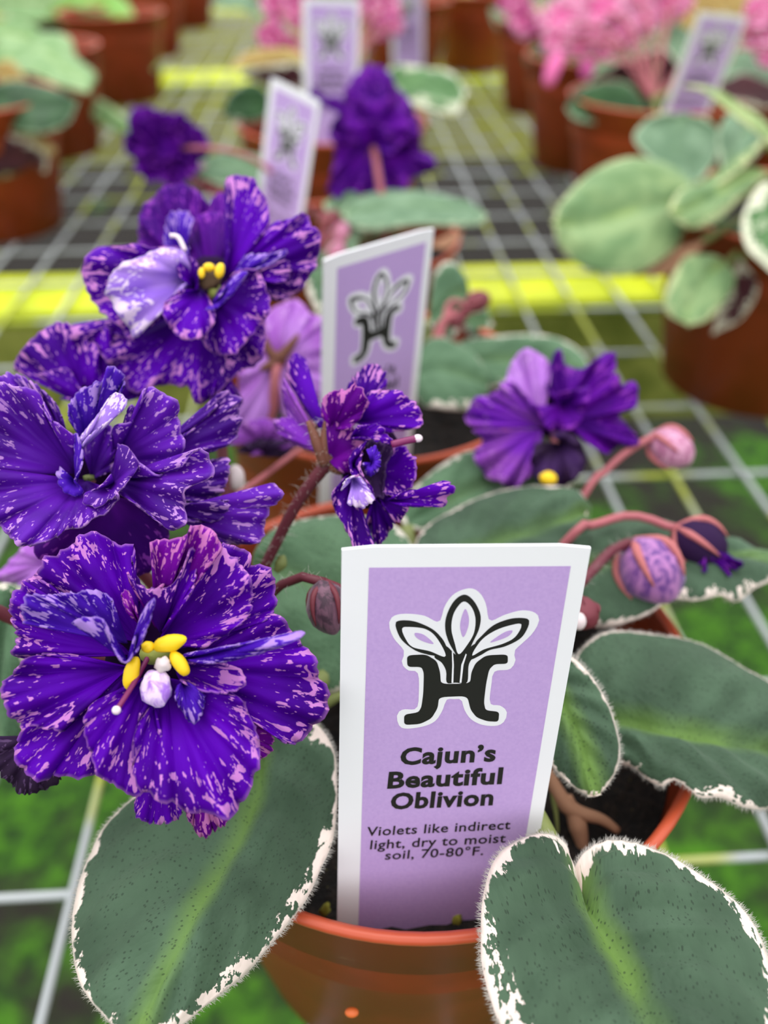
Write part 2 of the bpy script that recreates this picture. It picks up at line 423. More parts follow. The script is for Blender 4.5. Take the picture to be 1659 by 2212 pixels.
def pot(root, c, r=.048, h=.073, soil=True, soil_z=.062, spot=False, seed=0):
    k = r/.048; q = h/.073
    prof = [(.0, .003), (.030*k, .003), (.0325*k, 0), (.0342*k, .0008), (.0438*k, .0575*q), (.0441*k, .0595*q), (.0456*k, .0600*q), (.0468*k, .0712*q),
            (.0474*k, .0717*q), (.0480*k, .0722*q), (.0481*k, .0728*q), (.0477*k, .0733*q), (.0470*k, .0733*q), (.0463*k, .0726*q), (.0452*k, .0600*q), (.0445*k, .052*q)]
    o = lathe('pot', prof, c, M['pot_plastic'], root, seg=96)
    o.data.materials.append(M['pot_rim'])
    for p in o.data.polygons:
        if p.center.z > .0716*q-.0001 and sqrt((p.center.x+off(root).x-c.x)**2+(p.center.y+off(root).y-c.y)**2) > .0455*k: p.material_index = 1
    if soil:
        rng = random.Random(seed+3); V = [c+Vector((0, 0, soil_z))]; F = []; nr, na = 14, 64
        for i in range(1, nr+1):
            for j in range(na):
                a = 2*pi*j/na; rr = .0452*k*i/nr; p = Vector((rr*cos(a), rr*sin(a), 0))
                p.z = soil_z+.0022*noise.noise(p*260+Vector((seed, 0, 0)))+.0014*noise.noise(p*700); V.append(c+p)
        for j in range(na): F.append((0, 1+j, 1+(j+1) % na))
        for i in range(nr-1):
            for j in range(na):
                a = 1+i*na+j; b_ = 1+i*na+(j+1) % na; F.append((a, a+na, b_+na, b_))
        mk('soil', V, F, M['soil'], root)
    return o
def stalk(parent, pts, r, mat='stalk_red', hair=0, name='flower_stalk', n=24, seed=4, hl=.0014):
    o, c = tube(name, pts, r, M[mat], parent, n=n, nseg=10)
    if hair:
        rng = random.Random(seed); roots = []; rr = r[0] if isinstance(r, (list, tuple)) else r
        for _ in range(hair):
            f = rng.random()*(n-1.001); i = int(f); p = c[i].lerp(c[i+1], f-i); t = (c[i+1]-c[i]).normalized()
            u = t.orthogonal().normalized(); w = t.cross(u); a = rng.random()*2*pi; d = u*cos(a)+w*sin(a)
            roots.append((p+d*rr*.95, d))
        hairs(parent if parent.parent else o, roots, rng, hl, 'stalk_hair')
    return o
def flower(root, c, r, mat='petal_throat', ax=None):
    """the small cup in which the petals of a flower meet"""
    a = ax or [RT*r, UP*r, FW*r]
    return ball('flower', c, a, M[mat], root)
def anther(fl, p, length, width, ang, Z, mat='anther'):
    d = (RT*cos(ang)-UP*sin(ang)); e = (RT*sin(ang)+UP*cos(ang)); s = Z/FPX
    return ball('anther' if mat == 'anther' else 'ovary', P(p[0], p[1], Z), [e*width*s, FW*width*s*.9, d*length*s], M[mat], fl, jit=.12)
def traced(fl, ps, T, seed0=0):
    """petals given as (outline, base, Zbase, Zedge(s), material, options)"""
    for i, p in enumerate(ps):
        out, b0, zb, ze, mat = p[:5]; kw = dict(p[5]) if len(p) > 5 else {}
        B = P(*T([b0])[0], zb); E = px(T(out), ze)
        n = (CAM-B).normalized(); kw.setdefault('seed', seed0+i*1.37)
        petal(fl, B, E, M[mat], n, **kw)
# ------------------------------------------------------------------ plant labels
LW = .0246
def quad(TL, TR, BL, BR):
    return lambda a, b_: TL.lerp(TR, a).lerp(BL.lerp(BR, a), b_)
TL1, TR1 = P(738, 1182, .0815), P(1278, 1178, .0815)
BL1 = P(728, 2004, .1062)
BR1 = BL1+(P(1142, 1980, .1085)-BL1).normalized()*LW
Q1 = quad(TL1, TR1, BL1, BR1)
LEN = ((BL1+BR1)/2-(TL1+TR1)/2).length
def proj(p):
    d = p-CAM; Z = d.dot(FW); return CX+d.dot(RT)/Z*FPX, CY-d.dot(UP)/Z*FPX
def inv(x, y):
    a, b_ = (x-735)/480, (y-1180)/820
    for _ in range(12):
        x0, y0 = proj(Q1(a, b_)); h = 1e-4
        xa, ya = proj(Q1(a+h, b_)); xb, yb = proj(Q1(a, b_+h))
        A, B, C, D = (xa-x0)/h, (xb-x0)/h, (ya-y0)/h, (yb-y0)/h; det = A*D-B*C; dx, dy = x-x0, y-y0
        a += (D*dx-B*dy)/det; b_ += (A*dy-C*dx)/det
    return a, b_
LZ = zm(700, 1150, .4068)
def smooth_ab(pts, n=60, closed=True):
    return [(p.x, p.y) for p in crom([Vector((x, y, 0)) for x, y in [inv(*q) for q in LZ(pts)]], n, closed)]
def poly_ab(pts):
    return [inv(*q) for q in LZ(pts)]
def rsm(pts, n=110):
    """closed outline with slightly rounded corners"""
    o = []
    for i in range(len(pts)):
        a, b_, c = [Vector(q) for q in (pts[i-1], pts[i], pts[(i+1) % len(pts)])]
        s0, s1 = b_.lerp(a, .3), b_.lerp(c, .3)
        for k in range(6):
            t = k/5; o.append(tuple(s0*(1-t)**2+b_*2*t*(1-t)+s1*t*t))
    return poly_ab(o)
HALO = smooth_ab([(770, 295), (825, 318), (860, 380), (880, 465), (960, 435), (1050, 412), (1120, 425), (1142, 465), (1110, 530), (1060, 580), (1010, 630), (1016, 680), (985, 725),
    (905, 738), (888, 810), (882, 905), (935, 918), (970, 950), (958, 1000), (915, 1025), (840, 1020), (780, 990), (745, 940), (728, 888), (690, 884), (650, 888), (630, 940), (590, 1000),
    (520, 1030), (430, 1040), (395, 1018), (388, 965), (420, 938), (490, 932), (503, 850), (497, 745), (445, 730), (412, 690), (425, 630), (370, 560), (345, 490), (365, 445), (430, 430), (530, 440), (610, 472), (640, 390), (690, 325)], 150)
BODY = rsm([(440, 650), (540, 645), (598, 680), (616, 740), (620, 803), (775, 800), (782, 740), (805, 690), (860, 650), (975, 645), (975, 695), (905, 697), (876, 725), (860, 800), (848, 900), (857, 942),
    (930, 950), (925, 1003), (865, 1000), (810, 980), (778, 940), (760, 866), (610, 872), (603, 930), (570, 985), (510, 1015), (425, 1020), (425, 965), (500, 953), (517, 925), (527, 850), (530, 745), (517, 712), (442, 712)], 200)
PC = smooth_ab([(745, 328), (795, 362), (830, 435), (824, 505), (795, 570), (765, 625), (715, 665), (690, 630), (660, 575), (643, 510), (650, 440), (690, 362)], 70)
PL = smooth_ab([(379, 490), (400, 466), (480, 470), (570, 508), (620, 553), (648, 600), (665, 670), (600, 655), (550, 646), (480, 622), (410, 565)], 70)
PR = smooth_ab([(1088, 465), (1055, 452), (985, 457), (900, 490), (835, 548), (800, 590), (775, 670), (830, 650), (880, 622), (960, 603), (1040, 562), (1078, 510)], 70)
TRUNK = smooth_ab([(640, 600), (690, 640), (715, 655), (760, 620), (800, 590), (830, 600), (800, 650), (768, 700), (758, 795), (700, 795), (652, 795), (648, 735), (625, 690), (585, 655)], 70)
IC = smooth_ab([(745, 364), (783, 395), (803, 455), (795, 530), (762, 590), (715, 643), (692, 580), (676, 510), (684, 440), (712, 388)], 60)
IL = smooth_ab([(414, 508), (450, 499), (540, 511), (600, 560), (645, 655), (560, 627), (470, 605), (432, 560)], 60)
IR = smooth_ab([(1047, 485), (980, 492), (900, 522), (832, 572), (785, 650), (850, 617), (950, 587), (1015, 550)], 60)
S1 = poly_ab([(678, 630), (684, 628), (689, 700), (686, 795), (676, 795), (680, 700)]); S2 = poly_ab([(752, 640), (757, 645), (740, 700), (729, 795), (719, 795), (728, 700)])
VC = smooth_ab([(750, 402), (768, 450), (762, 505), (738, 552), (722, 500), (730, 445)], 40)
VL = smooth_ab([(481, 530), (530, 540), (582, 587), (535, 578), (492, 556)], 40)
VR = smooth_ab([(1000, 517), (955, 527), (880, 579), (930, 567), (980, 545)], 40)
def text_ab(s, l, r, cap, bold):
    """lettering laid between two baseline points of the label"""
    cu = bpy.data.curves.new('t', 'FONT'); cu.body = s; cu.offset = bold; cu.resolution_u = 3; cu.space_character = 1.06 if bold > .01 else 1.03
    o = bpy.data.objects.new('t', cu); COL.objects.link(o)
    bpy.context.view_layer.update(); dg = bpy.context.evaluated_depsgraph_get(); me = o.evaluated_get(dg).to_mesh()
    V = [v.co.copy() for v in me.vertices]; F = [tuple(p.vertices) for p in me.polygons]
    o.evaluated_get(dg).to_mesh_clear(); bpy.data.objects.remove(o); bpy.data.curves.remove(cu)
    x0, x1 = min(v.x for v in V), max(v.x for v in V); ch = .70
    l, r = LZ([l])[0], LZ([r])[0]; ux, uy = cap[0]*.4068, cap[1]*.4068
    out = []
    for v in V:
        f = (v.x-x0)/(x1-x0); k = v.y/ch
        out.append(inv(l[0]+(r[0]-l[0])*f+ux*k, l[1]+(r[1]-l[1])*f+uy*k))
    return out, F
NAME = [text_ab('Cajun’s', (401, 1230), (908, 1210), (10, -86), .034), text_ab('Beautiful', (335, 1355), (943, 1330), (10, -84), .034), text_ab('Oblivion', (350, 1466), (895, 1443), (10, -82), .034)]
CARE = [text_ab('Violets like indirect', (225, 1610), (987, 1572), (6, -48), .012), text_ab('light, dry to moist', (243, 1680), (962, 1643), (6, -48), .012), text_ab('soil, 70-80°F.', (322, 1735), (843, 1710), (6, -46), .012)]
PA0, PB0 = inv(797, 1226); PA1 = inv(1233, 1222)[0]
def flat_ab(polys):
    """fill outlines in label coordinates, cut finely enough to follow the card"""
    bm = bmesh.new()
    for p in polys:
        f = bm.faces.new([bm.verts.new((x, y, 0)) for x, y in p]); f.normal_update()
    bmesh.ops.triangulate(bm, faces=bm.faces[:])
    for k in range(1, 24):
        bmesh.ops.bisect_plane(bm, geom=bm.verts[:]+bm.edges[:]+bm.faces[:], plane_co=(0, k/22, 0), plane_no=(0, 1, 0))
    for k in range(1, 10):
        bmesh.ops.bisect_plane(bm, geom=bm.verts[:]+bm.edges[:]+bm.faces[:], plane_co=(k/10, 0, 0), plane_no=(1, 0, 0))
    bm.verts.ensure_lookup_table()
    V = [(v.co.x, v.co.y) for v in bm.verts]; F = [tuple(v.index for v in f.verts) for f in bm.faces]; bm.free()
    return V, F
def rect(a0, a1, b0, b1): return [(a0, b0), (a1, b0), (a1, b1), (a0, b1)]
PRINT = [('printed_panel', 'label_lavender', flat_ab([rect(PA0, PA1, PB0, 1.1)]), 3e-5, 'lavender printed panel'),
         ('emblem_border', 'label_halo', flat_ab([HALO]), 6e-5, 'white border round the emblem'),
         ('emblem', 'label_ink', flat_ab([BODY, PC, PL, PR, TRUNK]), 9e-5, 'black plant and letter H emblem'),
         ('emblem_fill', 'label_halo', flat_ab([IC, IL, IR, S1, S2]), 12e-5, 'white petals of the emblem'),
         ('emblem_centre', 'label_lavender', flat_ab([VC, VL, VR]), 15e-5, None)]
def plant_label(Q, label, text=True, grp='plant labels with a lavender panel'):
    o = thing('plant_label', (Q(.5, 1.0)), label, 'plant label', grp)
    na, nb = 9, 26; V = []
    def N(a, b_):
        n = (Q(a+.01, b_)-Q(a-.01, b_)).cross(Q(a, b_+.01)-Q(a, b_-.01)).normalized()
        return n if n.dot(CAM-Q(a, b_)) > 0 else -n
    for i in range(nb):
        for j in range(na):
            a, b_ = j/(na-1), i/(nb-1)*1.12
            if i == 0 and j in (0, na-1): b_ = .006
            V.append(Q(a, b_))
    F = gridfaces(nb, na); n0 = N(.5, .5)
    V2 = V+[v-N(.5, .5)*.00045 for v in V]; m = len(V)
    F2 = F+[tuple(i+m for i in reversed(f)) for f in F]
    ring = [j for j in range(na)]+[i*na+na-1 for i in range(1, nb)]+[(nb-1)*na+j for j in range(na-2, -1, -1)]+[i*na for i in range(nb-2, 0, -1)]
    for i in range(len(ring)):
        a, b_ = ring[i], ring[(i+1) % len(ring)]; F2.append((b_, a, a+m, b_+m))
    mk('card', V2, F2, M['label_white'], o, smooth=False)
    for nm_, mat, (v, f), h, lb in PRINT:
        mk(nm_, [Q(*p)+N(*p)*h for p in v], f, M[mat], o, smooth=False, label=lb)
    if text:
        for nm_, T_ in (('variety_name', NAME), ('care_text', CARE)):
            for v, f in T_:
                mk(nm_, [Q(*p)+N(*p)*9e-5 for p in v], f, M['label_ink'], o, smooth=False)
    return o
def label_at(tl, tr, down, label, **k):
    """upright label from its two top corners and a point its left edge runs towards"""
    u = (tr-tl).normalized(); tr = tl+u*LW; d = down-tl; d = (d-u*d.dot(u)).normalized()*LEN
    return plant_label(quad(tl, tr, tl+d, tr+d), label, **k)
plant_label(Q1, 'sharp lavender label with variety name and care text in the front pot')
label_at(V3(-.0099, .1345, .12), V3(.0093, .1503, .12), V3(-.0075, .144, .062), 'angled lavender label with black emblem in the second pot behind the front flowers')
label_at(P(585, 165, .2615), P(722, 235, .246), P(583, 500, .285), 'blurred lavender label leaning right beside the dark purple flower on a stalk')
label_at(P(652, -6, .351), P(780, 0, .351), P(648, 225, .375), 'blurred upright lavender label between pink flowers at the top centre')
label_at(P(1510, 25, .395), P(1622, 38, .398), P(1462, 235, .43), 'blurred tilted lavender label among the pink flowers at top right')
label_at(P(842, -30, .60), P(905, -34, .60), P(828, 130, .64), 'far pale label partly behind a pink petal at the top edge')

# ------------------------------------------------------------------ the front plant
def plant(name, c, label, group='african violets in pots', seed=0, **k):
    r = thing('potted_violet', c, label, 'potted plant', group)
    pot(r, Vector(c), seed=seed, **k); return r
c1 = V3(.0046, .0890, 0); p1 = plant('p1', c1, 'front violet with big flecked purple flowers and cream-edged grey leaves', seed=1, r=.0436)
K1 = V3(.006, .098, .066)
ball('orange_spot', P(760, 2187, .104), [RT*.0009, UP*.0006, FW*.0006], M['pot_spot'], p1, label='orange spot on the pot')  # small orange spot low on the pot front
rng = random.Random(8)
for x, y in ((652, 1945), (700, 1990), (818, 2004), (935, 1992), (990, 2010)):
    ball('moss_tuft', P(x, y, .1055)+V3(0, .002, -.001), [V3(.0007, 0, 0), V3(0, .0007, 0), V3(.0002, 0, .0011)], M['moss'], p1, jit=.5, seed=x)

A = zm(0, 1600, .4822)
leaf(p1, px(A([(1190, -90), (960, 20), (760, 130), (610, 240), (470, 380), (405, 510), (358, 625), (325, 770), (320, 900), (345, 1050), (395, 1150), (470, 1240), (560, 1330), (600, 1350)]), [.110, .105, .103, .098, .092, .087, .084]),
     px(A([(1190, -90), (1330, -110), (1440, -50), (1500, 60), (1510, 180), (1508, 330), (1490, 450), (1440, 560), (1380, 690), (1300, 800), (1200, 920), (1100, 1040), (990, 1130), (900, 1200), (830, 1265), (720, 1330), (600, 1350)]), [.110, .106, .101, .0955, .0905, .087, .084]),
     M['leaf_grey'], px(A([(1190, -90), (1150, 250), (1030, 520), (860, 800), (600, 1350)]), [.110, .1015, .092, .0835]), arch=.0016, hair=900, seed=2, quilt=.0012, gw=(.35, 1.15), crown=K1, nt=80, ns=45)
A = zm(1000, 1300, .4124)
leaf(p1, px(A([(592, 1510), (568, 1430), (560, 1330), (530, 1250), (450, 1205), (350, 1210), (220, 1280), (155, 1365), (118, 1480), (98, 1600), (95, 1750), (95, 1870), (118, 2000), (160, 2140), (210, 2240), (330, 2400), (560, 2520), (900, 2590), (1150, 2600)]), [.0955, .0965, .0945, .089, .083, .077, .074]),
     px(A([(592, 1510), (572, 1440), (600, 1360), (660, 1290), (760, 1245), (880, 1250), (1000, 1290), (1120, 1350), (1250, 1440), (1380, 1540), (1480, 1640), (1550, 1750), (1600, 1880), (1640, 2050), (1640, 2200), (1560, 2380), (1380, 2520), (1150, 2600)]), [.0955, .0965, .0955, .092, .087, .079, .074]),
     M['leaf_grey'], px(A([(592, 1510), (690, 1680), (840, 1930), (950, 2150), (1150, 2600)]), [.0955, .0895, .0855, .081, .074]), arch=.0016, hair=1100, seed=3, quilt=.0012, gw=(1.25, .85), crown=K1, nt=90, ns=49)
leaf(p1, px(A([(560, 560), (590, 300), (720, 170), (900, 148), (1100, 168), (1250, 210), (1400, 290), (1500, 350), (1600, 405), (1720, 520), (1800, 800)]), [.117, .121, .121, .116]),
     px(A([(560, 560), (640, 780), (830, 850), (900, 870), (960, 925), (1040, 970), (1100, 935), (1180, 980), (1240, 1030), (1340, 1028), (1480, 1080), (1600, 1082), (1720, 1030), (1800, 800)]), [.117, .110, .106, .1045, .106, .116]),
     M['leaf_grey'], px(A([(560, 560), (900, 650), (1200, 720), (1800, 800)]), [.117, .114, .112, .116]), arch=.0026, hair=500, seed=5, quilt=.0012, gw=(.1, .9), crown=K1, nt=60, ns=31)
leaf(p1, px(A([(300, 330), (420, 270), (555, 285), (620, 330), (700, 430), (770, 560), (810, 690), (822, 780), (805, 880), (750, 975), (690, 1022)]), [.108, .1055, .104, .1025]),
     px(A([(300, 330), (290, 480), (330, 600), (390, 740), (450, 830), (500, 900), (580, 970), (640, 1008), (690, 1022)]), [.108, .1045, .103, .1025]),
     M['leaf_grey'], px(A([(300, 330), (480, 480), (600, 700), (690, 1022)]), [.108, .1045, .1015]), arch=.001, hair=500, seed=7, quilt=.0012, gw=(.15, .9), crown=K1, nt=50, ns=31)
A = zm(960, 720, .4213)
leaf(p1, px(A([(-100, 1300), (-160, 1120), (-90, 990), (30, 910), (150, 850), (330, 803), (500, 785), (650, 790), (718, 840), (745, 960)]), [.126, .137, .142, .141, .137]),
     px(A([(-100, 1300), (150, 1330), (400, 1300), (600, 1240), (700, 1140), (738, 1040), (745, 960)]), [.126, .128, .132, .137]),
     M['leaf_grey'], arch=.002, hair=200, seed=9, quilt=.0012, gw=(.35, .3), crown=K1, nt=44)
leaf(p1, px(A([(-200, 1000), (-240, 880), (-130, 760), (0, 655), (130, 592), (260, 610), (420, 650), (560, 690), (660, 770)]), [.140, .153, .155, .152]),
     px(A([(-200, 1000), (0, 1030), (200, 1000), (420, 930), (560, 860), (660, 770)]), [.140, .147, .152]), M['leaf_soft'], arch=.002, seed=10, crown=K1)
leaf(p1, px(A([(560, 1230), (640, 1060), (745, 1005), (900, 968), (1100, 985), (1300, 1040), (1450, 1100), (1560, 1145), (1680, 1165), (1800, 1190)]), [.130, .139, .142, .141, .134]),
     px(A([(560, 1230), (620, 1420), (720, 1485), (850, 1500), (960, 1472), (1050, 1432), (1150, 1362), (1280, 1362), (1400, 1338), (1480, 1372), (1560, 1315), (1670, 1262), (1800, 1190)]), [.130, .128, .127, .128, .131, .134]),
     M['leaf_grey'], px(A([(560, 1230), (900, 1190), (1300, 1180), (1800, 1190)]), [.130, .134, .136, .134]), arch=.0025, hair=250, seed=11, quilt=.0012, gw=(.1, .6), crown=K1)
leaf(p1, px([(900, 1400), (905, 1230), (860, 1135), (760, 1110), (640, 1120), (570, 1160), (545, 1240)], [.122, .131, .133, .127]),
     px([(900, 1400), (800, 1480), (720, 1500), (650, 1480), (600, 1420), (560, 1330), (545, 1240)], [.122, .117, .119, .127]),
     M['leaf_soft'], arch=.003, seed=12, crown=K1, nt=40)
leaf(p1, px([(60, 1280), (0, 1260), (-60, 1330), (-70, 1500), (-20, 1640)], .118), px([(60, 1280), (75, 1400), (70, 1500), (40, 1600), (-20, 1640)], .118), M['leaf_soft'], seed=13, crown=K1)
# dried leaf bases at the crown
for k, (pts, w) in enumerate([([(1170, 1640), (1225, 1740), (1300, 1770), (1335, 1795)], .0022), ([(1225, 1720), (1250, 1790), (1262, 1850)], .0025), ([(1185, 1660), (1200, 1750), (1205, 1800)], .0008), ([(690, 1580), (660, 1545), (740, 1500)], .0022)]):
    stalk(p1, px(pts, .117), [w*.3, w*.55, w*.25], 'leaf_dead' if k in (0, 1) else 'stalk_green', name='dried_stalk' if k < 2 else 'leaf_stalk')

fleck, mag, pale, blue = 'petal_fleck', 'petal_magenta', 'petal_pale', 'petal_blue'
# ---- biggest flower, lower left
T = zm(0, 1130, .4581)
f1 = flower(p1, P(345, 1425, .0935), .0022, ax=[RT*.0062, UP*.0055, FW*.0022])
traced(f1, [
 ([(1000, 330), (1040, 110), (1110, 118), (1180, 135), (1190, 190), (1250, 205), (1290, 260), (1305, 330), (1295, 410), (1230, 470), (1100, 540)], (790, 600), .0905, [.089, .0895, .0885], fleck, dict(ruf=.0008)),
 ([(1110, 430), (1290, 430), (1370, 495), (1420, 560), (1470, 610), (1490, 690), (1540, 760), (1550, 830), (1525, 905), (1480, 970), (1400, 1040), (1310, 1015), (1270, 945), (1200, 930), (1120, 880)], (830, 690), .0900, [.0885, .087, .0875], fleck, dict(ruf=.0008, k=5)),
 ([(130, 640), (60, 620), (85, 560), (50, 450), (62, 350), (110, 275), (190, 270), (300, 330)], (620, 620), .0905, [.0875, .089], fleck, dict(k=3)),
 ([(110, 480), (100, 390), (130, 285), (190, 210), (250, 145), (330, 110), (400, 48), (500, 62), (560, 102), (632, 110), (622, 170), (640, 240), (700, 330)], (660, 560), .0905, [.0885, .0895, .090], fleck, dict(ruf=.0009)),
 ([(640, 1290), (640, 1370), (700, 1412), (790, 1412), (850, 1382), (850, 1300)], (760, 1100), .0885, .0885, fleck, dict(k=3, ruf=.0004)),
 ([(870, 1330), (890, 1395), (950, 1480), (1000, 1450), (1065, 1412), (1040, 1330)], (930, 1150), .0885, .0885, mag, dict(k=3, ruf=.0004)),
 ([(1180, 900), (1280, 980), (1275, 1080), (1230, 1110), (1180, 1080)], (1050, 950), .089, .0885, mag, dict(k=3, ruf=.0003)),
 ([(400, 860), (440, 1100), (455, 1180), (330, 1200), (232, 1185), (222, 1222), (150, 1190), (80, 1130), (68, 1060), (110, 950), (70, 900)], (600, 700), .0902, [.087, .0855, .0865], fleck, dict(ruf=.0007)),
 ([(300, 980), (110, 950), (60, 925), (22, 850), (8, 770), (62, 700), (150, 630), (300, 610)], (610, 680), .090, [.085, .0845, .0865], fleck, dict(ruf=.0007, k=3)),
 ([(600, 800), (450, 840), (400, 920), (396, 980), (425, 1090), (465, 1185), (530, 1235), (595, 1272), (650, 1285), (720, 1200), (760, 1000)], (700, 720), .0895, [.0855, .083, .0835, .085], fleck, dict(ruf=.0006)),
 ([(660, 900), (628, 1050), (630, 1200), (700, 1280), (820, 1322), (870, 1370), (1000, 1372), (1080, 1385), (1160, 1312), (1205, 1180), (1228, 1050), (1200, 950), (1150, 850), (1060, 780)], (780, 730), .0893, [.0835, .0815, .0825, .086], fleck, dict(ruf=.0008, k=5)),
 ([(830, 400), (900, 290), (960, 200), (1040, 120), (1100, 150), (1160, 230), (1195, 320), (1180, 420), (1100, 500), (960, 590)], (745, 570), .0905, [.087, .0855, .0865], fleck, dict(ruf=.0005)),
 ([(600, 230), (620, 290), (690, 315), (770, 290), (800, 200), (735, 160), (712, 80), (780, 75), (880, 60), (905, 12), (960, 0), (1018, 60), (1040, 130), (960, 230), (900, 330)], (740, 500), .0902, [.087, .0865, .0845, .086], mag, dict(ruf=.0009, k=5)),
 ([(600, 235), (650, 290), (740, 310), (820, 280), (870, 200), (905, 110), (930, 200), (900, 330), (820, 420)], (760, 520), .0888, [.085, .0845, .0855], fleck, dict(ruf=.0005, k=3)),
 ([(600, 420), (575, 340), (600, 320), (640, 400)], (660, 480), .088, .0855, mag, dict(ruf=.0002, k=1)),
 ([(110, 470), (100, 400), (130, 340), (200, 340), (330, 330), (470, 320), (530, 370), (490, 440)], (600, 570), .0895, [.0845, .0845, .087], blue, dict(ruf=.0006, k=3)),
 ([(340, 470), (400, 445), (480, 450), (500, 520), (540, 600), (585, 660), (625, 620), (640, 520), (680, 410), (730, 360), (700, 480), (650, 600)], (600, 650), .086, [.083, .081, .082, .0815], blue, dict(ruf=.0005, k=3)),
 ([(880, 650), (870, 620), (1000, 595), (1130, 570), (1280, 540), (1420, 508), (1440, 520), (1380, 560), (1200, 620), (1050, 655), (940, 660)], (860, 640), .087, [.0865, .0825, .081, .084], blue, dict(ruf=.0003, k=3)),
 ([(870, 660), (1000, 655), (1110, 680), (1155, 720), (1140, 780), (1040, 800), (920, 780), (850, 740)], (820, 680), .0875, [.0855, .0835, .0845], fleck, dict(ruf=.0004, k=2, bow=-.001)),
 ([(830, 780), (830, 830), (870, 900), (900, 945), (940, 920), (965, 820), (920, 770)], (860, 740), .0865, [.084, .0835, .085], blue, dict(ruf=.0004, k=2)),
 ], T)
T2 = T
s = .084/FPX
ball('stamen_lobe', P(*T([(735, 780)])[0], .0838), [RT*70*.4581*s+UP*25*.4581*s, FW*.0012, UP*88*.4581*s-RT*20*.4581*s], M['lobe'], f1, jit=.16, seed=2, attrs=None, label='pale lilac lobe at the flower centre')
for p, l, w_, a in (((800, 566), 36, 19, -.25), ((697, 584), 14, 13, 0), ((620, 705), 37, 17, 1.85), ((848, 662), 32, 16, .95)):
    anther(f1, T([p])[0], l, w_, a, .0842)
ball('stamen_lobe', P(*T([(768, 668)])[0], .0836), [RT*.0008, FW*.0007, UP*.0008], M['bud_white'], f1, jit=.3, seed=6)
ball('ovary', P(*T([(730, 615)])[0], .0875), [RT*.0016, UP*.0012, FW*.0016], M['ovary'], f1)
tube('pistil', px(T([(705, 620), (640, 740), (552, 880)]), [.0865, .084, .0815]), .00028, M['pistil'], f1, n=12)
ball('stigma', P(*T([(549, 882)])[0], .0813), [RT*.00045, UP*.00045, FW*.0004], M['stigma'], f1)
stalk(f1, [P(340, 1430, .0935), P(470, 1430, .108), P(640, 1440, .125), K1], .0009)

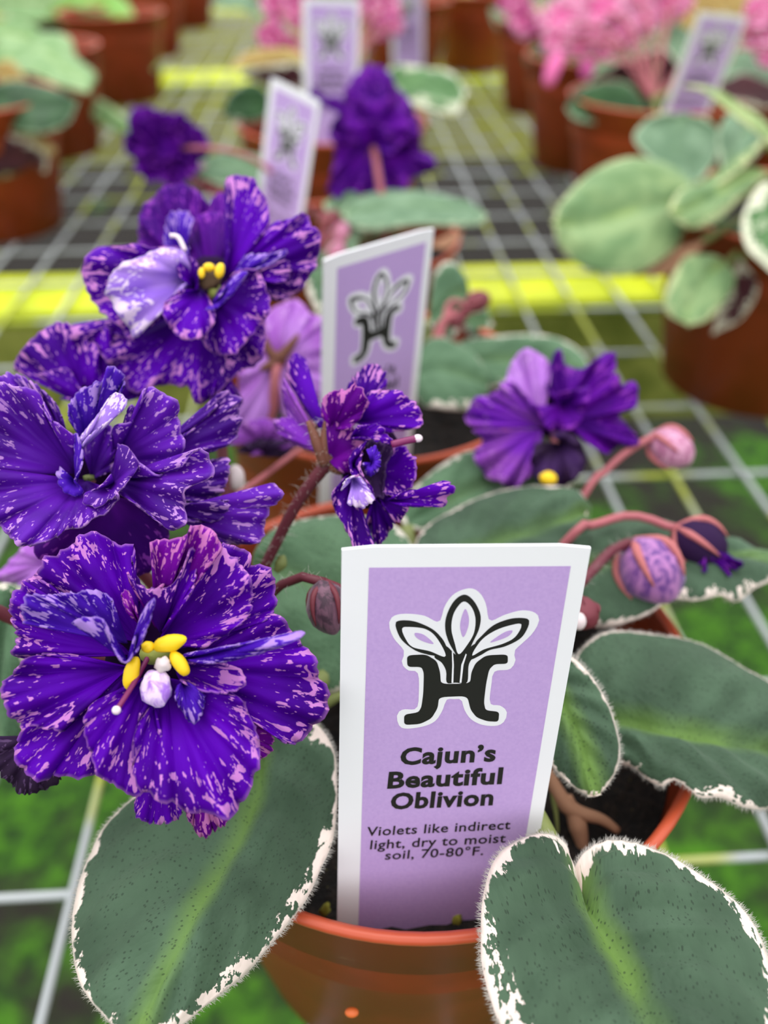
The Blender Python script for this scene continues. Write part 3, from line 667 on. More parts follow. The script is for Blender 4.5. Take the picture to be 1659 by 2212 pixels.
# ---- flower at the left edge
T = zm(0, 750, .3737)
f2 = flower(p1, P(180, 1020, .1062), .0022, ax=[RT*.0075, UP*.005, FW*.0022])
traced(f2, [
 ([(200, 1140), (230, 1225), (420, 1250), (680, 1310), (860, 1300), (980, 1080), (900, 900)], (620, 860), .1025, [.1015, .102], 'petal_plain', dict(ruf=.0004, k=3)),  # dark lowest petal put in for the shade below the flower
 ([(-120, 250), (0, 168), (70, 150), (130, 172), (200, 212), (270, 270), (335, 350), (380, 480)], (430, 640), .104, [.100, .101], 'petal_violet_lit', dict()),
 ([(400, 420), (395, 360), (440, 265), (520, 222), (600, 180), (628, 110), (702, 140), (722, 190), (700, 260), (640, 340)], (510, 600), .104, [.0985, .098, .100], blue, dict(ruf=.0008)),
 ([(1060, 520), (1180, 420), (1250, 335), (1262, 268), (1325, 258), (1400, 298), (1372, 335), (1392, 400), (1390, 470), (1368, 525), (1300, 572), (1200, 615), (1060, 665)], (820, 660), .1035, [.102, .104, .103], 'petal_violet_lit', dict()),
 ([(1230, 650), (1312, 640), (1322, 730), (1282, 840), (1180, 900), (1060, 890)], (850, 850), .1035, .102, 'petal_violet_lit', dict(k=2)),
 ([(1240, 890), (1350, 880), (1480, 832), (1575, 788), (1622, 840), (1602, 910), (1562, 925), (1532, 1060), (1500, 1122), (1392, 1138), (1290, 1130), (1248, 1050)], (950, 950), .103, [.100, .0985, .0995], 'petal_violet_lit', dict(k=3)),
 ([(1060, 910), (1240, 895), (1310, 900), (1318, 935), (1270, 1000), (1150, 1010), (1050, 1000)], (880, 920), .102, .0985, 'petal_violet_lit', dict(k=2)),
 ([(640, 520), (668, 455), (770, 425), (745, 340), (812, 330), (832, 240), (880, 222), (930, 262), (1000, 290), (1040, 350), (1030, 410), (1045, 480), (1062, 560), (1050, 660), (960, 712), (840, 700)], (650, 660), .103, [.0975, .0955, .096, .0985], 'petal_violet_lit', dict(k=5)),
 ([(-120, 740), (-130, 350), (0, 205), (80, 232), (180, 242), (240, 292), (275, 400), (420, 500), (470, 570), (460, 640)], (450, 730), .1025, [.096, .094, .0955, .098], 'petal_violet_lit', dict(ruf=.0009)),
 ([(470, 560), (540, 440), (620, 430), (665, 500), (680, 600), (650, 700), (590, 740)], (530, 760), .1035, [.1015, .1005, .1015], 'petal_violet_lit', dict(k=3)),
 ([(430, 560), (560, 400), (640, 285), (700, 268), (735, 315), (700, 372), (590, 452), (520, 510), (480, 560)], (470, 590), .100, [.0975, .0955, .0965], pale, dict(ruf=.0002, k=2)),
 ([(-130, 690), (-140, 950), (0, 1042), (60, 1092), (130, 1158), (230, 1128), (330, 1102), (370, 1062), (470, 1045), (520, 1000), (600, 970), (680, 890), (680, 840)], (500, 770), .1018, [.0945, .092, .0925, .0945], 'petal_violet_lit', dict(k=5)),
 ([(690, 560), (750, 590), (790, 650), (900, 738), (960, 728), (1060, 680), (1135, 588), (1185, 602), (1235, 652), (1242, 720), (1180, 772), (1062, 832), (1085, 920), (1060, 1015), (1000, 1062), (940, 1030), (800, 920), (690, 850)], (630, 760), .1018, [.0965, .0935, .0925, .0945], 'petal_violet_lit', dict(k=5)),
 ([(350, 690), (330, 750), (370, 830), (440, 860), (480, 830), (430, 770), (470, 690), (478, 600), (440, 490), (425, 530)], (440, 780), .100, [.0975, .096, .097], blue, dict(ruf=.0003, k=2)),
 ([(680, 560), (730, 570), (780, 640), (800, 690), (720, 800), (640, 880), (560, 925), (490, 905), (490, 850), (570, 810), (640, 730)], (660, 780), .098, [.095, .0935, .0945], 'petal_violet_lit', dict(ruf=.0003, k=2)),
 ], T, 30)
ball('ovary', P(*T([(515, 755)])[0], .1018), [RT*.0007, UP*.0004, FW*.0005], M['stalk_green'], f2, jit=.4)
stalk(f2, [P(195, 1035, .1045), P(300, 1230, .114), P(560, 1440, .126), K1], .0009)

# ---- upper flower with yellow anthers
T = zm(150, 350, .3617)
f3 = flower(p1, P(455, 630, .1245), .0024, ax=[RT*.005, UP*.0055, FW*.0022])
traced(f3, [
 ([(400, 560), (410, 470), (425, 300), (480, 228), (560, 158), (690, 128), (770, 180), (840, 290), (860, 430)], (700, 640), .136, [.137, .139, .137], 'petal_plain', dict(ruf=.0012)),
 ([(800, 420), (830, 265), (900, 180), (960, 225), (1010, 400), (960, 560)], (860, 620), .137, .139, 'petal_plain', dict(k=3)),
 ([(690, 600), (700, 450), (750, 340), (830, 300), (920, 310), (970, 400), (980, 580)], (850, 700), .1255, [.1275, .130, .1275], 'petal_plain', dict(k=3, ruf=.001)),
 ([(560, 480), (590, 330), (640, 290), (710, 300), (740, 350), (700, 420), (715, 560)], (660, 620), .128, [.127, .126], blue, dict(k=3)),
 ([(130, 960), (0, 980), (0, 1100), (150, 1120), (300, 1250), (370, 1372), (500, 1345), (700, 1340), (755, 1440), (840, 1432), (905, 1362), (1000, 1262), (1112, 1220), (1165, 1120), (1170, 930)], (820, 860), .1205, [.1195, .1165, .115, .118], fleck, dict(k=6, ruf=.001)),
 ([(860, 1360), (835, 1520), (1000, 1475), (1035, 1420), (960, 1335)], (900, 1200), .119, .116, fleck, dict(k=2)),
 ([(115, 1030), (120, 962), (160, 950), (250, 1010), (360, 1060), (450, 1080), (420, 1130), (250, 1120)], (620, 1020), .1195, .118, fleck, dict(k=2)),
 ([(1050, 560), (1190, 385), (1280, 350), (1330, 340), (1385, 308), (1440, 320), (1432, 372), (1492, 412), (1502, 500), (1472, 620), (1422, 700), (1382, 772), (1300, 812), (1210, 822), (1130, 740)], (950, 680), .1205, [.118, .1165, .1175], fleck, dict(k=5)),
 ([(950, 560), (962, 400), (978, 250), (930, 112), (980, 72), (1040, 92), (1100, 100), (1132, 160), (1172, 212), (1192, 300), (1190, 395), (1150, 500), (1040, 610)], (930, 690), .1205, [.1195, .121, .118], fleck, dict(ruf=.0006)),
 ([(700, 560), (650, 505), (500, 512), (400, 490), (300, 505), (200, 500), (130, 540), (75, 640), (92, 740), (150, 850), (230, 930), (300, 970), (332, 1040), (390, 1072), (440, 1000), (560, 900), (660, 790)], (760, 720), .1205, [.1165, .115, .1135, .1155], fleck, dict(ruf=.0007)),
 ([(700, 560), (610, 512), (480, 540), (400, 582), (290, 622), (222, 760), (262, 860), (332, 960), (390, 1050), (450, 980), (552, 900), (600, 820), (660, 740)], (740, 700), .1185, [.1145, .112, .1125, .1145], pale, dict(ruf=.0006, bow=.003)),
 ([(1030, 660), (1050, 560), (1180, 552), (1290, 528), (1285, 562), (1200, 610), (1100, 640)], (950, 720), .118, [.1155, .114], blue, dict(k=2, ruf=.0004)),
 ([(1140, 660), (1200, 630), (1300, 588), (1312, 690), (1230, 722), (1160, 695)], (1040, 690), .1165, .1145, fleck, dict(k=2, ruf=.0004)),
 ([(830, 950), (960, 690), (1050, 640), (1130, 652), (1162, 712), (1192, 800), (1198, 865), (1162, 950), (1100, 1020), (1040, 1100), (950, 1150), (850, 1142), (790, 1060)], (860, 800), .1185, [.1145, .1125, .1115, .114], fleck, dict(k=4)),
 ([(650, 770), (580, 832), (560, 900), (602, 990), (642, 1035), (700, 1062), (780, 1050), (842, 1000), (872, 930), (860, 860)], (790, 760), .1175, [.1125, .1105, .1125], fleck, dict(k=3, ruf=.0006)),
 ([(660, 690), (640, 620), (680, 558), (740, 580), (772, 640), (765, 760)], (750, 760), .117, [.1135, .1145], fleck, dict(k=2, ruf=.0004)),
 ([(810, 880), (870, 880), (960, 800), (1040, 700), (1060, 650), (980, 690), (900, 800)], (850, 850), .1145, [.112, .1115], blue, dict(k=2, ruf=.0003)),
 ], T, 60)
for p, l, w_, a in (((790, 662), 12, 8, 1.6), ((832, 628), 12, 10, .1), ((898, 648), 17, 11, -1.35)):
    anther(f3, T([p])[0], l, w_, a, .1135)
ball('ovary', P(*T([(870, 770)])[0], .1165), [RT*.0010, UP*.0013, FW*.0010], M['ovary'], f3)
ball('filament', P(*T([(835, 690)])[0], .1155), [RT*.0016, UP*.0018, FW*.0010], M['throat'], f3, jit=.3)
tube('pistil', px(T([(690, 530), (650, 450), (600, 440)]), .1145), .00035, M['stigma'], f3, n=10)
stalk(f3, [P(455, 640, .122), P(470, 800, .128), P(500, 1150, .130), P(600, 1445, .132), K1], .0009)

# ---- frilled flower behind, left
T = zm(0, 0, 1)
f4 = flower(p1, P(190, 850, .119), .0018)
traced(f4, [
 ([(60, 815), (28, 790), (62, 742), (102, 705), (152, 702), (200, 738), (225, 790), (245, 850)], (190, 880), .119, [.119, .117], fleck, dict()),
 ([(190, 740), (200, 700), (240, 715), (280, 750), (330, 790), (330, 850)], (230, 880), .119, .1185, fleck, dict(k=2)),
 ([(80, 810), (115, 800), (150, 800), (170, 850), (130, 860)], (200, 880), .1175, .116, fleck, dict(k=2, ruf=.0004))], T, 90)
stalk(f4, [P(195, 860, .1195), P(320, 1150, .124), P(560, 1450, .13), K1], .0009)

# ---- side-on flower on a hairy red stalk
T = zm(580, 740, .2652)
f5 = flower(p1, P(*T([(850, 1010)])[0], .1052), .0012, ax=[RT*.0042, UP*.0055, FW*.001])
traced(f5, [
 ([(470, 640), (640, 660), (780, 800), (760, 900), (690, 1000), (640, 1060), (560, 1040)], (490, 960), .1062, [.1045, .1035, .1045], mag, dict(k=2, ruf=.0003)),
 ([(400, 600), (310, 560), (222, 405), (150, 300), (140, 230), (190, 110), (250, 98), (310, 150), (305, 240), (350, 350), (410, 500), (450, 580)], (470, 760), .107, [.1085, .112, .110], fleck, dict(k=2, ruf=.0004)),
 ([(300, 620), (200, 500), (130, 300), (118, 340), (125, 480), (150, 600), (80, 625), (48, 640), (70, 740), (180, 812), (300, 862), (400, 900)], (460, 880), .107, [.109, .1115, .109], 'petal_mauve', dict(k=3, ruf=.0005)),
 ([(620, 420), (682, 300), (770, 212), (840, 173), (922, 210), (962, 292), (940, 400), (880, 450)], (740, 560), .107, .1085, fleck, dict(k=3, ruf=.0004)),
 ([(760, 480), (830, 402), (960, 388), (1080, 400), (1162, 470), (1222, 512), (1252, 600), (1240, 682), (1102, 712), (970, 732), (880, 690)], (680, 640), .1055, [.103, .1015, .1025], fleck, dict(k=3, ruf=.0005)),
 ([(430, 600), (435, 540), (452, 450), (532, 393), (622, 388), (660, 378), (700, 338), (750, 368), (782, 430), (822, 490), (775, 560), (725, 640), (640, 710), (600, 690)], (520, 700), .1055, [.1035, .101, .1025], mag, dict(k=3, ruf=.0005)),
 ([(620, 1100), (560, 1180), (520, 1220), (530, 1340), (582, 1440), (640, 1540), (690, 1650), (730, 1750), (890, 1760), (840, 1640), (790, 1500), (690, 1300)], (660, 1080), .1055, [.102, .0995, .0985, .101], fleck, dict(k=3, ruf=.0004)),
 ([(790, 1440), (820, 1520), (880, 1650), (900, 1650), (960, 1582), (1022, 1470), (960, 1390)], (860, 1260), .1045, .103, fleck, dict(k=2)),
 ([(930, 1330), (980, 1400), (1050, 1465), (1112, 1400), (1135, 1330), (1070, 1280)], (900, 1240), .1035, .102, fleck, dict(k=2, ruf=.0003)),
 ([(700, 780), (780, 770), (900, 800), (1010, 830), (960, 740), (900, 670), (730, 680)], (660, 780), .1045, [.1015, .100], fleck, dict(k=2, ruf=.0004)),
 ([(1000, 860), (1100, 842), (1175, 930), (1205, 1040), (1165, 1180), (1070, 1252), (1000, 1250), (930, 1220)], (930, 1060), .1035, [.101, .099, .101], fleck, dict(k=2, ruf=.0004, bow=-.001)),
 ([(780, 830), (850, 800), (950, 830), (1010, 880), (960, 1000), (940, 1180), (930, 1260), (850, 1240), (770, 1120), (750, 980)], (870, 1040), .1025, [.1005, .1015], 'petal_wilted', dict(k=2, ruf=.0003, bow=-.001)),
 ([(800, 880), (860, 850), (900, 900), (910, 980), (870, 1060), (800, 1080), (770, 980)], (840, 980), .1005, .0995, blue, dict(k=2, ruf=.0002)),
 ([(800, 800), (700, 880), (660, 960), (680, 1080), (760, 1100), (840, 1220), (862, 1290), (850, 1200), (780, 1100), (750, 1000), (770, 900)], (690, 1000), .1025, [.100, .0985, .099], fleck, dict(k=2, ruf=.0003)),
 ([(590, 1210), (620, 1130), (690, 1088), (755, 1100), (820, 1200), (858, 1275), (800, 1332), (720, 1345), (640, 1305)], (690, 1100), .102, [.0985, .098], pale, dict(k=2, ruf=.0003, bow=.0015)),
 ([(1040, 1250), (1150, 1200), (1300, 1242), (1358, 1222), (1372, 1160), (1430, 1128), (1510, 1165), (1515, 1212), (1465, 1242), (1442, 1330), (1300, 1335), (1100, 1335)], (960, 1290), .1015, [.0995, .098, .0995], fleck, dict(k=2, ruf=.0004)),
 ], T, 110)
tube('pistil', px(T([(1000, 830), (1120, 800), (1215, 780)]), .100), .00045, M['pistil'], f5, n=10)
ball('stigma', P(*T([(1216, 780)])[0], .100), [RT*.0006, UP*.0005, FW*.0005], M['stigma'], f5)
for pts in ([(460, 1000), (400, 820), (320, 640)], [(520, 980), (560, 860), (640, 780)], [(520, 1010), (600, 1040), (650, 1060)], [(500, 980), (470, 850), (470, 620)]):
    stalk(f5, px(T(pts), [.1062, .1055, .1055]), [.0007, .0008, .0003], 'sepal', name='sepal', n=10, hair=60, hl=.0009)
stalk(f5, px(T([(520, 960), (440, 1030), (300, 1210), (180, 1400), (70, 1620), (-40, 1850), (-100, 2100)]), [.1065, .107, .108, .109, .110, .111, .114])+[P(620, 1450, .124), K1], [.0009, .00075, .00068, .00066, .00066, .0007], 'stalk_red', hair=520, hl=.0015, n=40)
stalk(p1, px([(596, 1235), (608, 1215), (607, 1200)], .111), [.0004, .0009, .0005], 'stalk_green', name='bract', n=8)

# ---- blurred flower with a dead brown throat, right
T = zm(960, 720, .4213)
f6 = flower(p1, P(*T([(600, 390)])[0], .1555), .0022, ax=[RT*.0065, UP*.006, FW*.0018])
traced(f6, [
 ([(360, 320), (318, 270), (330, 180), (370, 112), (430, 84), (500, 110), (540, 170), (535, 280), (510, 350)], (500, 470), .153, .156, 'petal_lilac', dict(ruf=.0015, k=3)),
 ([(520, 270), (540, 150), (590, 85), (622, 160), (700, 182), (760, 150), (800, 112), (870, 105), (872, 180), (820, 250), (740, 310)], (600, 420), .153, .155, 'petal_plain', dict(ruf=.0018)),
 ([(760, 290), (870, 208), (905, 275), (970, 238), (992, 300), (970, 380), (905, 425), (992, 535), (975, 575), (900, 582), (830, 612), (750, 575), (690, 520)], (620, 450), .152, [.151, .149], 'petal_plain', dict(ruf=.0016)),
 ([(160, 500), (98, 430), (120, 400), (160, 330), (250, 310), (330, 240), (400, 300), (470, 360)], (520, 480), .152, .149, 'petal_mauve', dict(ruf=.0014)),
 ([(150, 500), (190, 560), (150, 620), (185, 700), (222, 742), (292, 762), (340, 808), (400, 762), (450, 720), (490, 600)], (500, 490), .151, .147, 'petal_mauve', dict(ruf=.0014)),
 ([(470, 370), (495, 440), (520, 482), (572, 508), (640, 492), (692, 462), (722, 380), (745, 280), (620, 300), (530, 310)], (600, 370), .150, .1455, 'petal_plain', dict(ruf=.001)),
 ([(470, 560), (440, 680), (490, 765), (570, 800), (645, 765), (722, 680), (705, 570), (640, 510), (540, 510)], (590, 560), .149, .145, 'petal_wilted', dict(ruf=.001, bow=.003)),
 ], T, 140)
anther(f6, T([(530, 742)])[0], 20, 16, .3, .1435)
stalk(f6, [P(*T([(570, 500)])[0], .155), P(1190, 1060, .149), K1+V3(.01, .01, .006), K1], .0009, 'stalk_rose')

# ---- buds
def bud(root, c, axis, L, R_, mat, sep, pts, sr=.0007, smat='stalk_rose', nsep=5, seed=0, hair=0):
    axis = axis.normalized(); u = axis.orthogonal().normalized(); w = axis.cross(u)
    o = ball('bud', c, [u*R_, w*R_, axis*L], M[mat], root, jit=.12, seed=seed)
    for k in range(nsep):
        a = 2*pi*k/nsep+seed; d = u*cos(a)+w*sin(a)
        tube('sepal', [c-axis*L*.98, c-axis*L*.55+d*R_*.86, c+axis*L*.05+d*R_*1.04, c+axis*L*.55+d*R_*.92], [R_*.12, R_*.16, R_*.12, R_*.03], M[sep], o, nseg=6, n=10)
    if pts: stalk(o, pts+[c-axis*L*.9], sr, smat, n=18, hair=hair)
    return o
petal_bud = 'petal_mauve'
bud(p1, P(*T([(1160, 590)])[0], .150), UP*-.6+RT*.6-FW*.4, .0044, .0036, 'bud_rose', 'sepal_rose', [K1+V3(.02, .01, .004), P(1270, 1055, .146)]+px(T([(810, 720), (920, 620), (1020, 555), (1080, 530)]), .149), seed=1)
bud(p1, P(*T([(1058, 1215)])[0], .128), UP*-1+RT*.4-FW*.35, .0054, .0049, 'bud_purple', 'sepal_rose', [K1+V3(.012, 0, .002)]+px(T([(600, 1360), (740, 1235), (850, 1120), (940, 1075)]), [.118, .122, .127, .128]), sr=.0008, smat='stalk_red', seed=2, hair=150)
o = bud(p1, P(*T([(1305, 1080)])[0], .1325), RT*.8-UP*.6, .0046, .0040, 'petal_wilted', 'sepal_rose', [K1+V3(.015, .004, .006)]+px(T([(680, 1010), (760, 985), (930, 935), (1060, 955), (1180, 1005)]), [.130, .134, .133]), seed=3)
for i_, (a, b_) in enumerate([((1400, 1150), (1440, 1240)), ((1360, 1190), (1290, 1200)), ((1440, 1150), (1490, 1215))]):
    petal(o, P(*T([(1320, 1110)])[0], .132), px(T([(a[0], a[1]-30), (b_[0]+30, b_[1]-30), b_, (a[0]-40, a[1]+30)]), .1305), M['petal_plain'], -FW, k=2, seed=i_)
bud(p1, P(1259, 1325, .112), UP*-.3-FW*1, .0026, .0022, 'bud_red', 'bud_red', [K1+V3(.012, 0, .01), P(1240, 1300, .115)], seed=4, smat='stalk_red')
ball('fruit', P(1250, 1342, .1085), [RT*.0010, UP*.0012, FW*.001], M['bud_white'], p1)
bud(p1, P(708, 1312, .099), UP*-1+RT*.1, .0033, .0025, 'bud_dark', 'bud_red', [K1, P(640, 1450, .122), P(565, 1330, .107), P(605, 1266, .103), P(650, 1246, .101), P(690, 1256, .0995)], sr=.0006, smat='stalk_red', seed=5, hair=160)
f11 = flower(p1, P(100, 1230, .127), .001, 'petal_lilac')
traced(f11, [([(90, 1165), (50, 1180), (20, 1215), (-10, 1250), (40, 1262), (95, 1255), (120, 1230)], (110, 1215), .127, .126, 'petal_lilac', dict(ruf=.0006))], zm(0, 0, 1), 175)
stalk(f11, [P(105, 1225, .1275), P(330, 1330, .13), K1], .0007)
# wilted flower under the biggest one and a red stalk at the left edge
f7 = flower(p1, P(60, 1640, .098), .0015, 'petal_wilted')
traced(f7, [([(0, 1590), (-10, 1650), (20, 1690), (50, 1715), (110, 1700), (130, 1680), (120, 1640)], (80, 1590), .098, .096, 'petal_wilted', dict(ruf=.0004))], zm(0, 0, 1), 170)
stalk(f7, [P(70, 1610, .099), P(200, 1500, .108), K1], .0008)
stalk(p1, [P(-60, 1315, .103), P(30, 1332, .106), P(200, 1420, .112), K1], .0009, 'stalk_red', name='flower_stalk')

# ------------------------------------------------------------------ second plant in the row
c2 = V3(-.002, .1825, 0); p2 = plant('p2', c2, 'second violet, behind the front pot, with a pale lilac flower seen from behind', seed=2, r=.039)
K2 = V3(-.002, .184, .068)
A = zm(480, 480, .3737)
leaf(p2, px(A([(1080, 900), (1150, 720), (1250, 655), (1400, 712), (1500, 820), (1545, 960)]), [.192, .200, .196, .190]), px(A([(1080, 900), (1150, 1050), (1270, 1075), (1400, 1085), (1500, 1050), (1545, 960)]), [.192, .183, .184, .190]), M['leaf_soft'], seed=20, crown=K2)
A = zm(960, 720, .4213)
leaf(p2, px(A([(-50, 150), (60, 60), (180, 20), (400, 0), (560, 20), (680, 80), (760, 190), (740, 250)]), [.200, .212, .215, .210]), px(A([(-50, 150), (80, 240), (200, 270), (400, 290), (600, 280), (740, 250)]), [.200, .200, .205, .210]), M['leaf_soft'], seed=21, crown=K2)
leaf(p2, px([(930, 700), (935, 600), (965, 565), (1000, 590), (1005, 650)], .210), px([(930, 700), (960, 735), (990, 715), (1005, 650)], .205), M['leaf_soft'], seed=22, crown=K2)
leaf(p2, px([(1000, 690), (1010, 720), (1040, 735), (1062, 700)], .225), px([(1000, 690), (1020, 665), (1050, 660), (1062, 700)], .228), M['leaf_soft'], seed=23, crown=K2)
leaf(p2, px([(740, 720), (700, 700), (668, 640), (665, 590)], .20), px([(740, 720), (735, 640), (705, 590), (665, 590)], .21), M['leaf_soft'], seed=24, crown=K2)
leaf(p2, px([(700, 860), (660, 800), (640, 720), (680, 680)], .20), px([(700, 860), (730, 800), (725, 720), (680, 680)], .205), M['leaf_dark'], seed=25, crown=K2)
for k, (x, y) in enumerate([(1032, 650), (985, 690), (1010, 668)]):
    bud(p2, P(x, y, .205), UP*.3+RT*.8, .0032-.0006*k, .0024-.0004*k, 'bud_red', 'stalk_rose', [K2+V3(.012, 0, .006), P(950, 740-20*k, .203), P(970+8*k, 655+12*k, .204)], seed=k+7, sr=.0006)
A = zm(480, 480, .3737)
f8 = flower(p2, P(*A([(320, 800)])[0], .156), .0018, 'sepal')
traced(f8, [
 ([(210, 650), (250, 540), (330, 478), (430, 448), (500, 520), (520, 600), (440, 720)], (330, 800), .156, .159, 'petal_lilac', dict()),
 ([(430, 650), (500, 540), (600, 570), (625, 680), (600, 780), (570, 860), (470, 850)], (330, 810), .156, .159, 'petal_lilac', dict()),
 ([(270, 780), (180, 760), (100, 900), (90, 1080), (50, 1200), (150, 1270), (270, 1180), (300, 1000)], (320, 820), .156, .158, 'petal_lilac', dict()),
 ([(400, 860), (560, 840), (600, 960), (580, 1100), (480, 1160), (360, 1130), (320, 1000)], (320, 830), .156, .158, 'petal_lilac', dict()),
 ([(300, 640), (170, 580), (100, 700), (60, 860), (150, 900), (260, 880)], (320, 800), .156, .161, 'petal_mauve', dict())], A, 180)
for pts in ([(320, 800), (270, 740), (250, 670)], [(320, 800), (390, 720), (440, 650)], [(320, 810), (270, 830), (220, 850)]):
    stalk(f8, px(A(pts), [.155, .154]), [.0012, .0009, .0004], 'sepal', name='sepal', n=8)
stalk(f8, px(A([(320, 810), (305, 900), (300, 1050), (310, 1250)]), [.155, .154, .156, .165])+[K2], .0009, 'stalk_rose')
f9 = flower(p2, P(560, 945, .148), .001, 'petal_wilted')
traced(f9, [([(490, 960), (510, 925), (560, 905), (620, 915), (640, 950), (600, 975), (540, 985)], (570, 960), .149, .147, 'petal_mauve', dict(ruf=.001)), ([(510, 975), (540, 955), (600, 950), (640, 960), (610, 990)], (560, 985), .148, .146, 'petal_wilted', dict())], zm(0, 0, 1), 190)
ball('fruit', P(508, 1032, .131), [RT*.0015, UP*.0021, FW*.0015], M['bud_white'], p2, label='small whitish seed pod')
stalk(p2, [P(508, 1045, .132), P(540, 1050, .14), K2], .0005, 'stalk_rose', name='flower_stalk')

# ------------------------------------------------------------------ third plant in the row
c3 = V3(-.013, .283, 0); p3 = plant('p3', c3, 'third violet in the row with two dark purple frilled flowers', seed=3, r=.039)
K3 = V3(-.013, .284, .068)
T = zm(480, 0, .3737)
f10 = flower(p3, P(*T([(880, 800)])[0], .272), .004, 'petal_plain')
traced(f10, [
 ([(690, 650), (640, 700), (615, 770), (650, 850), (640, 960), (620, 1050), (610, 1110), (720, 1165), (800, 1120)], (860, 800), .272, .268, 'petal_plain', dict(ruf=.002)),
 ([(780, 1100), (900, 1150), (940, 1085), (1020, 1130), (1100, 1030), (1220, 990), (1220, 900), (1140, 860), (1050, 800)], (880, 820), .272, .268, 'petal_plain', dict(ruf=.002)),
 ([(640, 760), (690, 640), (712, 520), (772, 430), (850, 372), (950, 400), (1010, 500), (1080, 580), (1130, 700), (1150, 860)], (880, 780), .272, .274, 'petal_plain', dict(ruf=.0022, k=6)),
 ([(700, 740), (740, 600), (820, 560), (900, 590), (980, 560), (1060, 650), (1080, 780), (1000, 860)], (880, 780), .269, .264, 'petal_plain', dict(ruf=.0018)),
 ([(720, 830), (760, 720), (860, 700), (960, 740), (1020, 850), (940, 900)], (870, 830), .266, .260, 'petal_plain', dict(ruf=.0015)),
 ([(500, 570), (520, 500), (600, 560), (680, 560), (740, 650)], (800, 720), .273, .277, 'petal_plain', dict(ruf=.0015))], T, 200)
stalk(f10, px(T([(880, 850), (900, 1000), (930, 1200), (940, 1400)]), [.266, .264, .266, .270])+[K3], .0012, 'stalk_rose')
def frill(root, x, y, Z, R, mats, seed, npet=7, layers=2, tilt=(0, .25), ruf=None, K=None, open_=.35, smat='stalk_rose', sr=.0008):
    c = P(x, y, Z); n = (CAM-c).normalized()+RT*tilt[0]+UP*tilt[1]
    rng = random.Random(seed); n = n.normalized(); u = n.orthogonal().normalized(); v = n.cross(u); ruf = ruf or R*.09
    fl = flower(root, c-n*R*.3, R*.2, mats[0])
    for l in range(layers):
        m = max(3, npet-l*2); rr = R*(1-.28*l)
        for i in range(m):
            a = 2*pi*(i+.5*l+rng.uniform(-.15, .15))/m; half = pi/m*1.5; E = []
            rp_ = rr*rng.uniform(.84, 1.1); lift = open_+.5*l+rng.uniform(-.2, .2)
            for k in range(9):
                q = -1+k/4; ang = a+q*half; rad = rp_*(1-.3*abs(q)**2.4)
                E.append(c+(u*cos(ang)+v*sin(ang))*rad+n*(rad*lift*.6-R*.25))
            petal(fl, c-n*R*(.35-.1*l), E, M[mats[(i+l) % len(mats)]], n, bow=-R*.08, ruf=ruf, k=2.5, seed=seed+i+l*9, nr=9, nc=34, jag=R*.03)
    if K is not None: stalk(fl, [c-n*R*.3, (K+c)/2+V3(0, 0, .012), K], sr, smat, n=16)
    return fl
frill(p3, 360, 312, .275, .0132, ['petal_plain'], 5, 8, 3, K=K3)
A = zm(480, 0, .3737)
leaf(p3, px(A([(700, 1250), (760, 1180), (900, 1120), (1100, 1115), (1300, 1150), (1440, 1200), (1520, 1255)]), [.262, .268, .268, .262]), px(A([(700, 1250), (800, 1330), (1000, 1320), (1200, 1310), (1400, 1315), (1480, 1300), (1520, 1255)]), [.262, .255, .258, .262]), M['leaf_back'], seed=30, crown=K3)
leaf(p3, px(A([(600, 1180), (680, 1100), (800, 1120), (880, 1250)]), .27), px(A([(600, 1180), (640, 1330), (760, 1400), (880, 1250)]), .262), M['leaf_back'], seed=31, crown=K3)
leaf(p3, px([(585, 420), (570, 350), (520, 335), (455, 345), (425, 380)], .292), px([(585, 420), (540, 405), (480, 400), (425, 380)], .282), M['leaf_back'], seed=32, crown=K3)
leaf(p3, px([(700, 640), (690, 560), (700, 500), (740, 490)], .262), px([(700, 640), (760, 600), (775, 530), (740, 490)], .262), M['leaf_back'], seed=33, crown=K3)
leaf(p3, px(A([(1180, 1420), (1260, 1380), (1340, 1340), (1390, 1330)]), .258), px(A([(1180, 1420), (1290, 1440), (1360, 1390), (1390, 1330)]), .258), M['leaf_dead'], seed=34, crown=K3, quilt=0)
for k, (x, y) in enumerate([(715, 478), (735, 505), (700, 520), (430, 378), (455, 395), (725, 545)]):
    bud(p3, P(x, y, .262 if x > 600 else .285), UP*.6+RT*.4, .004, .003, 'bud_pink' if k % 2 else 'bud_red', 'sepal_rose', [K3+V3(.0, 0, .01)], seed=k+20, sr=.0007)

# ------------------------------------------------------------------ right plant with big soft leaves
c4 = V3(.154, .316, 0); p4 = plant('p4', c4, 'leafy plant without flowers, large pale green leaves, at the right edge', 'potted plants without flowers', seed=4)
K4 = V3(.158, .316, .074)
leaf(p4, px([(1480, 455), (1470, 520), (1430, 560), (1360, 592), (1290, 588), (1230, 555), (1205, 520), (1195, 480)], [.29, .274, .27, .272]), px([(1480, 455), (1490, 410), (1465, 365), (1420, 345), (1350, 340), (1280, 368), (1215, 430), (1195, 480)], [.29, .298, .292, .272]), M['leaf_pale'], seed=40, crown=K4, arch=.004, quilt=.0007)
leaf(p4, px([(1660, 378), (1600, 430), (1540, 482), (1480, 492), (1445, 455)], [.285, .27, .268]), px([(1660, 378), (1620, 362), (1540, 395), (1470, 410), (1445, 455)], [.285, .285, .268]), M['leaf_pale'], seed=41, crown=K4, arch=.003, quilt=.0007)
leaf(p4, px([(1720, 400), (1650, 395), (1612, 450), (1605, 500), (1620, 545), (1680, 600)], [.28, .268, .262]), px([(1720, 400), (1760, 470), (1750, 560), (1680, 600)], [.28, .27, .262]), M['leaf_cream'], seed=42, crown=K4)
